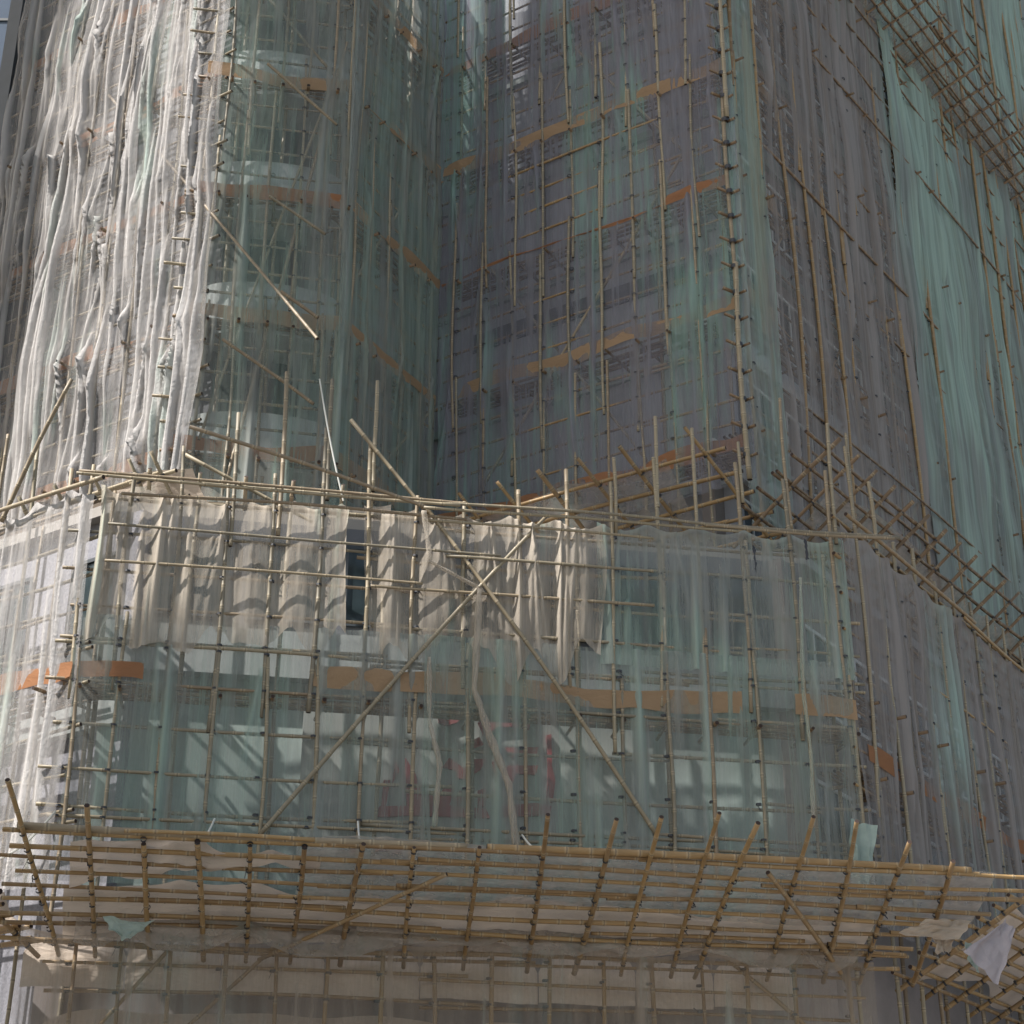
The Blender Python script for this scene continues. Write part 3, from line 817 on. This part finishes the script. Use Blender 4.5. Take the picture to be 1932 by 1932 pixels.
# ------------------------------------------------------------------ nets
# left tower net with bamboo ends pushing through
tents = []
for z in FLOORS[:5]:
    for k in range(8):
        if random.random() < 0.75: tents.append((-0.25 - 0.9 * k + random.uniform(-.1, .1), z - 0.15 + random.uniform(-.5, .5), random.uniform(0.2, 0.42)))
for _ in range(14): tents.append((random.uniform(-7, 0), random.uniform(16.5, 33), random.uniform(0.15, 0.3)))
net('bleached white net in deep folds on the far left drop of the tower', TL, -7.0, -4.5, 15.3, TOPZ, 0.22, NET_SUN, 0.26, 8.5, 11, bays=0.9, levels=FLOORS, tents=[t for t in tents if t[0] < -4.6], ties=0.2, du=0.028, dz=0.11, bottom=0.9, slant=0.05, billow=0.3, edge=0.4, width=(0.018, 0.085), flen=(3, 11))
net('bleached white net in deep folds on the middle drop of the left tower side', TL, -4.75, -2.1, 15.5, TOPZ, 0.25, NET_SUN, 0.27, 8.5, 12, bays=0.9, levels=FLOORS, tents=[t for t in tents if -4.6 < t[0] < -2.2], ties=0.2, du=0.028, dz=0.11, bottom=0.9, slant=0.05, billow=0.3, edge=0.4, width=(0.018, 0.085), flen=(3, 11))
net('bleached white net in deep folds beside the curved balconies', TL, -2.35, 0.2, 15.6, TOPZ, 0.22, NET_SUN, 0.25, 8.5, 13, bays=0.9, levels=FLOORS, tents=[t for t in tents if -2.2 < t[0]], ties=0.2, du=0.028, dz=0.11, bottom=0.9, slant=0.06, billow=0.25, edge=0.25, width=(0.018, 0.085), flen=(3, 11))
net('thin net with greenish reflected light in its colour, over the curved balconies', TB, -0.05, TBW + 0.12, 15.9, TOPZ, 0.06, NET_GR2, 0.13, 1.6, 21, bays=0.6, levels=FLOORS, du=0.03, dz=0.14, billow=0.1)
net('thin net with greenish reflected light in its colour, on the inner left side of the recess', TI, -0.05, TIW, 15.7, TOPZ, 0.05, NET_GR2, 0.12, 1.5, 31, bays=0.65, levels=FLOORS, du=0.035, dz=0.14, billow=0.1)
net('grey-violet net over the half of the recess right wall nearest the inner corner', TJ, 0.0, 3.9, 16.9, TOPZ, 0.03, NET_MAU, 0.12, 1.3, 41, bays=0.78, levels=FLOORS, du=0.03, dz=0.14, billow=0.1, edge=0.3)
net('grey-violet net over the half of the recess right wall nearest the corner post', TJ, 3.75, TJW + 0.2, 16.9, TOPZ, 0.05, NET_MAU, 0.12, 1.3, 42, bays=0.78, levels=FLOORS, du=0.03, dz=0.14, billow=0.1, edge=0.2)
net('narrow net with pale green reflected light in its colour, wrapped round the right tower corner behind the corner post', TR, -0.12, 1.7, 15.9, 49, 0.1, NET_GRN, 0.12, 1.5, 51, bays=0.8, levels=[18.4 + 3.15 * k for k in range(9)], du=0.04, dz=0.2)
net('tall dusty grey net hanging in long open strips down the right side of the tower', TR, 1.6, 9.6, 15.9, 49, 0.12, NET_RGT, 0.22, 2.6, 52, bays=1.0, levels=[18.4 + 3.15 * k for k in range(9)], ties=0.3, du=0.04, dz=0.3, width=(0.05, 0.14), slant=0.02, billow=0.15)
net('dense net with teal reflected light in its colour, at the far end of the right side of the tower', TR, 9.5, 27, 15.9, 49, 0.12, NET_REFL, 0.18, 1.8, 53, bays=1.05, levels=[18.4 + 3.15 * k for k in range(9)], ties=0.3, du=0.06, dz=0.3, width=(0.05, 0.15), slant=0.03, billow=0.25)
# podium nets
def gap_keep_l(U, Z): return U < gapL(Z)
uTear0, zT = CH.at(664, 985); uTear1, _ = CH.at(694, 985)
def bulge(U, Z, D):
    """soft bellies between the standards, pinched where the net is tied"""
    m = np.clip((U - 0.3) / 0.6, 0, 1) * np.clip((9.4 - U) / 0.5, 0, 1)
    x = (U - pod_us[0]) / 0.79
    belly = np.abs(np.sin(np.pi * x)) ** 0.7
    return D + m * (0.10 * belly * np.clip((14.7 - Z) / 0.8, 0, 1) + 0.05 * (noise2(U * 2.3, Z * 1.6, 79) - 0.5))
def smooth01(x): return np.clip(x, 0, 1)
net('sunlit beige net with scalloped folds, left of the torn gap', CH, -0.02, uTear0, 11.9, 14.72, 0.0, NET_POD, 0.13, 1.8, 61, bays=0.83, levels=[14.7, 14.6], ties=0.8, sag=0.16, du=0.022, dz=0.06, extra=bulge, bottom=0.9, hem=2.4, billow=0.12, edge=0.25)  # outline and ragged hem stand in for the edge of the sunlit patch
net('sunlit beige net with scalloped folds, right of the torn gap', CH, uTear1, 8.75, 11.9, 14.74, 0.0, NET_POD, 0.14, 1.8, 62, bays=0.83, levels=[14.7, 14.6], ties=0.8, sag=0.16, du=0.022, dz=0.06, extra=bulge, bottom=0.9, hem=2.4, billow=0.12, edge=0.25)  # hem and right end follow the sunlit patch edge too
net('shaded pale net on the upper right of the corner front', CH, 8.65, CHW + 0.05, 12.1, 14.82, 0.03, NET_GRN, 0.10, 1.3, 63, bays=0.9, levels=[14.8, 13.4], sag=0.14, du=0.03, dz=0.1)
net('thin net with green reflected light in its colour, across the left lower half of the corner front', CH, 0.0, 5.7, 8.0, 12.4, 0.02, NET_GR3, 0.10, 1.0, 64, bays=0.83, levels=[9.3, PZ, 12.3], ties=0.35, du=0.03, dz=0.1, edge=0.3)
net('thin net with green reflected light in its colour, across the right lower half of the corner front', CH, 5.5, CHW + 0.05, 8.0, 12.4, 0.04, NET_GR3, 0.10, 1.0, 68, bays=0.83, levels=[9.3, PZ, 12.3], ties=0.35, du=0.03, dz=0.1, edge=0.3)
net('white net in straight pleats on the sunlit left side of the podium', PL_, -9.0, 0.02, 7.9, 14.72, 0.18, NET_SUN, 0.14, 3.4, 65, bays=0.85, levels=[15.0], sag=0.2, du=0.028, dz=0.16, slant=0.03)
net('dusty net in narrow strips on the right side of the podium', PR_, -0.02, 21, 7.8, 15.15, 0.1, NET_RGT, 0.16, 2.4, 66, bays=1.0, levels=[15.1, 12.0, 10.6], ties=0.4, sag=0.12, du=0.05, dz=0.2, slant=0.03, width=(0.03, 0.1))
# sheets lying on the fans
def fan_sheet(name, label, wall, u0, u1, zi, zo, oi, oo, mat, k0=0.0, k1=1.0, sag=0.1, seed=0, lift=0.07, group='sheets lying on the catch fans', edge=0.12, cat='net sheet'):
    us = np.linspace(u0, u1, max(6, int((u1 - u0) / 0.07))); vs = np.linspace(0, 1, 24)
    def P(U, V):
        a = k0 + edge * (noise2(U * 0.8, 0 * U, seed) - 0.5) * 2; b = k1 + edge * (noise2(U * 0.7, 0 * U + 3, seed + 1) - 0.5) * 2
        K = a + (b - a) * V
        Z = zi + (zo - zi) * K + lift + sag * (ridge(U * 0.8, K * 4, seed + 2, 1.3) - 0.6) + 0.4 * sag * (ridge(U * 2.6, K * 5, seed + 3, 1.2) - 0.5)
        return wallpts(wall, U, Z, oi + (oo - oi) * K)
    return sheet(name, label, cat, P, us, vs, mat, group, (1, 2.4))
fan_sheet('canvas_sheet', 'tan canvas sheet lying on the inner half of the lower fan', CH, 0.2, CHW - 0.4, zi, zo, 0.1, 2.3, CANVAS, -0.06, 0.47, 0.13, 3, 0.12, edge=0.08, cat='canvas sheet')
fan_sheet('fan_net', 'thin grey net stretched over the outer half of the lower fan', CH, 3.6, CHW + 1.2, zi, zo, 0.1, 2.3, NET_FAN, 0.42, 0.97, 0.08, 4, 0.11, edge=0.06)
fan_sheet('canvas_sheet', 'sunlit cream sheet sagging on the left end of the lower fan', CH, 0.3, 3.9, zi, zo, 0.1, 2.3, CANVAS, 0.62, 0.97, 0.26, 5, 0.02, edge=0.18, cat='canvas sheet')
fan_sheet('canvas_sheet', 'crumpled cream sheet on the left return of the lower fan', PL_, -5.5, -0.1, zi, zo, 0.1, 2.2, CANVAS, 0.1, 0.9, 0.25, 6, 0.12, edge=0.1, cat='canvas sheet')
fan_sheet('canvas_sheet', 'tan sheet on the right return of the lower fan', PR_, 1.5, 14, zi, zo, 0.1, 2.1, CANVAS, 0.05, 0.8, 0.08, 7, 0.12, cat='canvas sheet')
fan_sheet('fan_net', 'grey net on the dark fan right of the tower corner', TR, 1.0, 22, UZ0 - .2, UZ1 + .1, 0, 1.7, NET_FAN, 0.0, 0.8, 0.06, 8)
fan_sheet('fan_net', 'pale net on the fan under the recess right wall', TJ, 0.4, TJW - 1.0, UZ0 - .1, UZ1 - .1, 0, 1.5, NET_FAN, 0.0, 1.0, 0.08, 9)
fan_sheet('fan_net', 'pale net on the fan under the curved balconies', TB, -0.9, TBW + 1.1, 15.3, 16.4, 0.1, 1.3, NET_FAN, -0.3, 0.8, 0.12, 10)
fan_sheet('fan_net', 'bright crumpled net on the fan along the left side', TL, -7.5, 1.3, 15.3, 16.5, 0.1, 1.25, CANVAS, -0.4, 0.95, 0.16, 12)
fan_sheet('fan_net', 'pale green net on the high fan on the right side', TR, 4.0, 27, HZ - .2, HZ + 0.6, 0, 1.35, NET_THIN, 0.0, 0.6, 0.06, 13)
# tan canvas walls behind the bottom grid
def bay_sheet(label, wall, u0, u1, z0, z1, off, mat, seed, group='tan canvas sheets under the lower fan'):
    us = np.linspace(u0, u1, int((u1 - u0) / 0.06)); vs = np.linspace(0, 1, 40)
    def P(U, V):
        x = (U - u0) / (u1 - u0); edge = 1 - (2 * x - 1) ** 12
        top = z1 - 0.22 * (1 - edge) - 0.10 * (noise2(U * 1.2, 0 * U, seed) - 0.2)
        bot = z0 + 0.08 * (noise2(U * 1.5, 0 * U, seed + 1))
        Z = bot + (top - bot) * V
        D = off + 0.13 * np.sin(np.pi * x) * np.sin(np.pi * V) + 0.045 * (ridge((x - .5) * 4 / (0.35 + V), V * 1.2, seed + 2, 1.2) - .5) + 0.02 * (noise2(U * 4, Z * 3, seed + 3) - .5)
        return wallpts(wall, U, Z, D)
    return sheet('canvas_sheet', label, 'canvas sheet', P, us, vs, mat, group)
zc0, zc1 = CH.at(880, 1893, -.42)[1], CH.at(880, 1806, -.42)[1]
mb = MB(); CH.box(mb, -0.2, CHW - 0.4, 3.0, 7.75, -1.0, -0.9); mb.obj('gap_backing', WALLR, B)  # added brown-grey panel that darkens the gap below the fan
edges = [0.0, 1.55, 3.0, 4.6, 6.1, 8.0, 9.6, 10.9, 12.3]
words = ['first', 'second', 'third', 'fourth', 'fifth', 'sixth', 'seventh', 'eighth']
for k in range(8):
    bay_sheet('tan canvas sheet under the lower fan, %s from the left' % words[k], CH, edges[k] - 0.38, edges[k + 1] - 0.40, zc0, zc1 + 0.08, -0.42, CANVAS_B, 100 + k * 7)
fan_band = net('thin brownish net hanging in shallow swags under the lower fan', CH, -0.4, CHW - 0.2, CH.at(880, 1960, 0.3)[1], CH.at(880, 1772, 0.3)[1], 0.3, NET_THIN, 0.07, 0.8, 67, bays=1.75, levels=[7.9], sag=0.14, du=0.04, dz=0.08)
def sag_cloth(label, u0, u1, seed):
    us = np.linspace(u0, u1, int((u1 - u0) / 0.05)); vs = np.linspace(0, 1, 14)
    def P(U, V):
        x = (U - u0) / (u1 - u0); k = np.abs(np.sin(np.pi * (x * 2.3 + 0.9 * noise2(U * 0.55, 0 * U, seed)))) ** 0.8
        top = zi + 0.42 + 0.10 * (noise2(U * 0.9, 0 * U, seed + 1) - 0.5); bot = zi + 0.10 - 0.30 * k * (0.15 + 1.1 * noise2(U * 0.5, 0 * U, seed + 2)) + 0.05 * noise2(U * 5, 0 * U, seed + 6)
        D = 0.62 - 0.25 * V + 0.06 * (ridge(U * 1.3 + V * 1.2, V * 2.4, seed + 3, 1.3) - .5) + 0.03 * (noise2(U * 4, V * 5, seed + 4) - .5)
        return wallpts(CH, U, bot + (top - bot) * V, D)
    sheet('sagging_net', label, 'net sheet', P, us, vs, NET_FAN, 'sagging nets under the lower fan', (1, 0.6))
sag_cloth('thin cream net sagging in loops under the left part of the lower fan', 0.4, 4.6, 401)
sag_cloth('thin cream net sagging in loops under the middle of the lower fan', 4.4, 8.9, 411)
sag_cloth('thin cream net sagging in loops under the right part of the lower fan', 8.7, CHW - 0.5, 421)
bay_sheet('drooping tan canvas below the rails at the bottom edge', CH, 0.0, 6.3, 4.4, zc0 - 0.25, -0.3, CANVAS, 201, 'tan canvas sheets at the bottom edge')
bay_sheet('grey-tan canvas below the rails at the bottom centre and right', CH, 6.4, 12.0, 4.4, zc0 - 0.25, -0.3, CANVAS, 211, 'tan canvas sheets at the bottom edge')

# ------------------------------------------------------------------ orange strips
ordw = ['lowest', 'second', 'third', 'fourth', 'fifth']
for i, z in enumerate(FLOORS[:5]):
    strip('%s orange strip up the left side of the tower, under the bleached net' % ordw[i], TL, -6.8, -0.1, z, 0.32, -0.1, ORANGE, 10 + i, 0.35)
    strip('%s orange strip up the curved balconies' % ordw[i], TB, -0.3, TBW + 0.05, z, 0.32, -0.03, ORANGE2 if i % 2 else ORANGE, 20 + i)
    strip('%s orange strip up the inner left side of the recess' % ordw[i], TI, 0.1, TIW, z - 0.02, 0.34, 0.02, ORANGE2, 30 + i, 0.12)
    strip('%s orange strip up the right wall of the recess' % ordw[i], TJ, 0.1, TJW, z - 0.02, 0.33, 0.01, (ORANGE, ORANGE2)[i % 2], 40 + i, 0.2)
for i in range(5):
    strip('%s orange strip up the right side of the tower, deep behind the nets' % ordw[i], TR, 0.2, 12, 18.4 + 3.15 * i, 0.36, -0.1, ORANGE2, 50 + i, 0.35)
u_a, u_b = CH.at(590, 1305)[0], CH.at(1400, 1330)[0]
strip('long faded orange strip behind the middle of the corner front net', CH, u_a, u_b, PZ + 0.16, 0.36, 0.02, ORANGE2, 60)
strip('bright orange strip at the left corner of the podium front', CH, -0.1, CH.at(270, 1275)[0], PZ + 0.1, 0.36, 0.02, ORANGE, 61)
strip('bright orange strip on the sunlit left side of the podium', PL_, -8.8, -0.05, PZ + 0.1, 0.36, 0.1, ORANGE, 62)
strip('crumpled orange strip at the right corner of the podium front', CH, CH.at(1500, 1345)[0], CHW, PZ + 0.2, 0.34, 0.04, ORANGE2, 63)
strip('orange strip running back along the right side of the podium', PR_, 0.3, 16, 10.75, 0.32, 0.02, ORANGE, 64)
# a long vertical orange strip dangling right of the tower corner
us_ = np.linspace(0, 0.42, 5); vs_ = np.linspace(0, 1, 50)
u_t, z_t = TR.at(1435, 10, 0.5); u_m, z_m = TR.at(1475, 610, 0.5)
sheet('orange_strip', 'long faded orange strip dangling down the net right of the corner post', 'canvas strip',
      lambda U, V: wallpts(TR, u_m + (u_t - u_m) * V + U * (0.6 + 0.7 * noise2(V * 5, 0 * V, 5)) + 0.25 * (noise2(V * 2.3, 0 * V, 6) - .5), z_m + (z_t - z_m) * V, -0.04 + 0.08 * noise2(U * 9, V * 6, 8)), us_, vs_, ORANGE2, 'orange canvas strips along the platforms')

# ------------------------------------------------------------------ sign behind the net
sg = empty('signboard', CH.P(6.5, 9.0, WD + 0.05), 'pale signboard with large red Chinese characters behind the corner net', 'signboard')
(ua, za), (ub, zb) = CH.at(560, 1590, WD + .1), CH.at(1190, 1275, WD + .1)
mb = MB(); CH.box(mb, ua, ub, 8.6, 11.85, WD + 0.02, WD + 0.12); mb.obj('board', BOARD, sg)
strokes = {
 'upper': [[(330, 330), (350, 230), (480, 225), (560, 300), (400, 370), (540, 430), (440, 470), (340, 440)], [(1490, 290), (1600, 285), (1640, 330), (1640, 430), (1580, 480), (1560, 380), (1500, 350)],
           [(690, 290), (900, 290), (920, 360), (700, 370)], [(1090, 450), (1130, 450), (1130, 540), (1095, 540)], [(1180, 450), (1220, 450), (1215, 545), (1180, 545)], [(700, 430), (1060, 425), (1070, 480), (720, 490)]],
 'lower': [[(1040, 760), (1080, 710), (1350, 705), (1450, 735), (1430, 815), (1320, 790), (1180, 800), (1090, 870)], [(730, 690), (950, 690), (880, 760), (800, 785), (740, 760)],
           [(1110, 930), (1165, 865), (1210, 920), (1190, 950), (1120, 950)], [(960, 920), (1050, 870), (1080, 930), (980, 965)],
           [(770, 1100), (820, 1030), (930, 1110), (1000, 1040), (1100, 1040), (1060, 1120), (940, 1195), (880, 1185), (880, 1130)], [(1150, 1060), (1180, 1030), (1235, 1120), (1220, 1205), (1185, 1200)],
           [(1240, 950), (1500, 950), (1490, 1010), (1290, 1020)], [(1240, 1110), (1270, 1090), (1500, 1090), (1480, 1160), (1330, 1150), (1290, 1270), (1250, 1250)],
           [(1560, 860), (1600, 850), (1605, 1100), (1632, 1200), (1610, 1370), (1565, 1370), (1575, 1100)], [(385, 1190), (410, 1050), (440, 1130), (385, 1225)], [(320, 1200), (370, 1200), (335, 1398), (300, 1398)],
           [(255, 1450), (290, 1400), (495, 1398), (485, 1030), (560, 1150), (600, 1290), (740, 1335), (785, 1240), (870, 1235), (820, 1395), (1100, 1420), (1130, 1490), (500, 1470), (370, 1480), (270, 1480)],
           [(840, 1340), (900, 1280), (1000, 1310), (890, 1400)], [(1040, 1280), (1100, 1260), (1090, 1400), (1040, 1410)], [(1165, 1260), (1230, 1320), (1205, 1390), (1175, 1340)], [(1180, 1400), (1480, 1375), (1600, 1400), (1590, 1470), (1200, 1480)]],
 'bottom': [[(60, 1690), (130, 1690), (130, 1760), (60, 1760)], [(250, 1690), (390, 1690), (390, 1740), (250, 1740)], [(380, 1760), (430, 1690), (470, 1760)]]}
for key, polys in strokes.items():
    mb = MB()
    for poly in polys:
        pts = []
        for (zx, zy) in poly:
            X, Y = (1150 + zx * 0.44) / 1.784, (2100 + zy * 0.44) / 1.784
            u, z = CH.at(X, Y, WD + 0.13); pts.append(CH.P(u, z, WD + 0.125))
        mb.quad_prism(pts, CH.n * 0.06)
    mb.obj('red_character', RED, sg)

# ------------------------------------------------------------------ torn pieces, ropes, knots
def rag(name, label, quad, off, wall, mat, seed, amp=0.12, cat='torn sheet'):
    c = [wall.at(*q, off=off) for q in quad]         # four corners, bottom-left, bottom-right, top-right, top-left
    us = np.linspace(0, 1, 26); vs = np.linspace(0, 1, 30)
    def P(U, V):
        a = [(1 - U) * (1 - V), U * (1 - V), U * V, (1 - U) * V]
        uu = sum(w * q[0] for w, q in zip(a, c)); zz = sum(w * q[1] for w, q in zip(a, c))
        uu = uu + 0.06 * (noise2(V * 6, U * 3, seed) - .5); zz = zz + 0.08 * (noise2(U * 5, V * 4, seed + 1) - .5)
        return wallpts(wall, uu, zz, off + amp * (ridge(U * 3.2 + V * 0.6, V * 0.9, seed + 2, 1.2) - .5) + 0.3 * amp * noise2(U * 9, V * 7, seed + 3))
    return sheet(name, label, cat, P, us, vs, mat, None, (1, 1.4))
rag('torn_sheet', 'lilac torn sheet hanging from the right end of the lower fan', [(1820, 1795), (1885, 1858), (1912, 1752), (1896, 1735)], 1.9, CH, CANVAS_L, 301)
rag('torn_sheet', 'crumpled tan bundle of canvas draped at the right end of the lower fan', [(1690, 1765), (1800, 1775), (1835, 1735), (1735, 1740)], 1.8, CH, CANVAS, 311, 0.3)
rag('torn_sheet', 'small pale flap of canvas beside the draped tan bundle', [(1765, 1800), (1795, 1795), (1805, 1762), (1758, 1770)], 1.7, CH, CANVAS, 321, 0.15)
rag('torn_sheet', 'small teal torn flap behind the lilac sheet', [(1830, 1822), (1845, 1835), (1868, 1790), (1815, 1782)], 1.3, CH, CANVAS_G, 331)
rag('torn_sheet', 'bright striped teal plastic scrap sagging at the lower left of the fan', [(225, 1770), (245, 1772), (290, 1738), (190, 1732)], 1.0, CH, CANVAS_G, 341, 0.12)
rag('torn_sheet', 'bunched sheet with pale green reflected light in its colour, at the right corner of the podium front', [(1605, 1665), (1640, 1690), (1650, 1560), (1600, 1545)], 0.3, CH, CANVAS_G, 351, 0.2)  # pale green colour puts a patch of reflected sunlight on the corner
rag('black_rag', 'black rag hanging from the podium net near the right', [(1424, 1075), (1430, 1082), (1425, 1030), (1420, 1030)], 0.35, CH, LASH, 361, 0.02, 'rag')
rag('black_rag', 'thin black strap hanging from the podium net right of the black rag', [(1521, 1055), (1525, 1056), (1520, 1020), (1517, 1020)], 0.35, CH, LASH, 371, 0.02, 'rag')
def twist(label, wall, pts, off, mat, seed, r0=0.05, group='net ends twisted into cords'):
    """net gathered into a hanging twisted cord"""
    cs = [wall.at(*p, off=off) for p in pts]
    seg = []
    for a, b in zip(cs[:-1], cs[1:]):
        for k in range(10): seg.append((a[0] + (b[0] - a[0]) * k / 10, a[1] + (b[1] - a[1]) * k / 10))
    seg.append(cs[-1]); n = len(seg); vs, fs = [], []
    for j, (u, z) in enumerate(seg):
        for i in range(8):
            a = 2 * math.pi * i / 8 + j * 0.35
            rr = r0 * (0.55 + 0.9 * float(noise2(j * 0.22, 0.3, seed)) + 0.4 * (i % 2))
            vs.append(wall.P(u + math.cos(a) * rr, z, off + math.sin(a) * rr))
    for j in range(n - 1):
        for i in range(8):
            fs.append((j * 8 + i, j * 8 + (i + 1) % 8, (j + 1) * 8 + (i + 1) % 8, (j + 1) * 8 + i))
    fs.append(tuple(range(7, -1, -1))); fs.append(tuple(range((n - 1) * 8, n * 8)))
    return tag(mesh_obj('twisted_net', vs, fs, mat, None, [(v_.x * 2, v_.z) for v_ in vs], True), label, 'net cord', group)
twist('twisted net cord hanging down the middle of the corner front', CH, [(905, 1110), (895, 1300), (925, 1390), (960, 1480), (975, 1600)], 0.3, NET_POD, 1, 0.045)
twist('twisted net cord left of the central cord over the sign', CH, [(810, 1240), (810, 1360), (830, 1440), (820, 1560)], 0.28, NET_POD, 2, 0.03)
twist('long pale twisted cord on the right half of the corner front', CH, [(1510, 1090), (1515, 1300), (1530, 1420), (1535, 1560)], 0.28, NET_POD, 4, 0.028)
twist('twisted net cord slanting from the top rail down to the crossing braces', CH, [(800, 965), (812, 1060), (905, 1110)], 0.3, NET_POD, 6, 0.04)
def rope(label, p0, p1, r=0.014):
    p0, p1 = Vector(p0), Vector(p1); d = (p1 - p0).normalized(); ax = d.cross(Vector((0, .3, 1))).normalized(); ay = d.cross(ax); vs, fs = [], []
    n = 8
    for j in range(n + 1):
        c = p0.lerp(p1, j / n) - Vector((0, 0, 0.12 * math.sin(math.pi * j / n)))
        for i in range(5):
            a = 2 * math.pi * i / 5; vs.append(c + ax * r * math.cos(a) + ay * r * math.sin(a))
    for j in range(n):
        for i in range(5): fs.append((j * 5 + i, j * 5 + (i + 1) % 5, (j + 1) * 5 + (i + 1) % 5, (j + 1) * 5 + i))
    return tag(mesh_obj('rope', vs, fs, ROPE), label, 'rope', 'pale ropes')
def wp(w, x, y, o): u, z = w.at(x, y, off=o); return w.P(u, z, o)
rope('pale rope hanging in front of the balcony beside the podium posts', wp(CH, 603, 715, 0.2), wp(CH, 648, 945, 0.2))
rope('pale rope tying the lower fan back to the corner front, left', wp(CH, 372, 1580, 2.2), wp(CH, 405, 1545, 0.2), 0.016)
rope('pale rope tying the lower fan back to the corner front, centre', wp(CH, 683, 1590, 2.2), wp(CH, 675, 1550, 0.2), 0.016)
rope('pale rope tying the lower fan back to the corner front, right of centre', wp(CH, 1035, 1600, 2.2), wp(CH, 985, 1575, 0.2), 0.016)
rope('pale rope running from the left street to the podium corner', wp(PL_, -10, 1625, 0.6), wp(CH, 105, 1530, 0.3), 0.02)
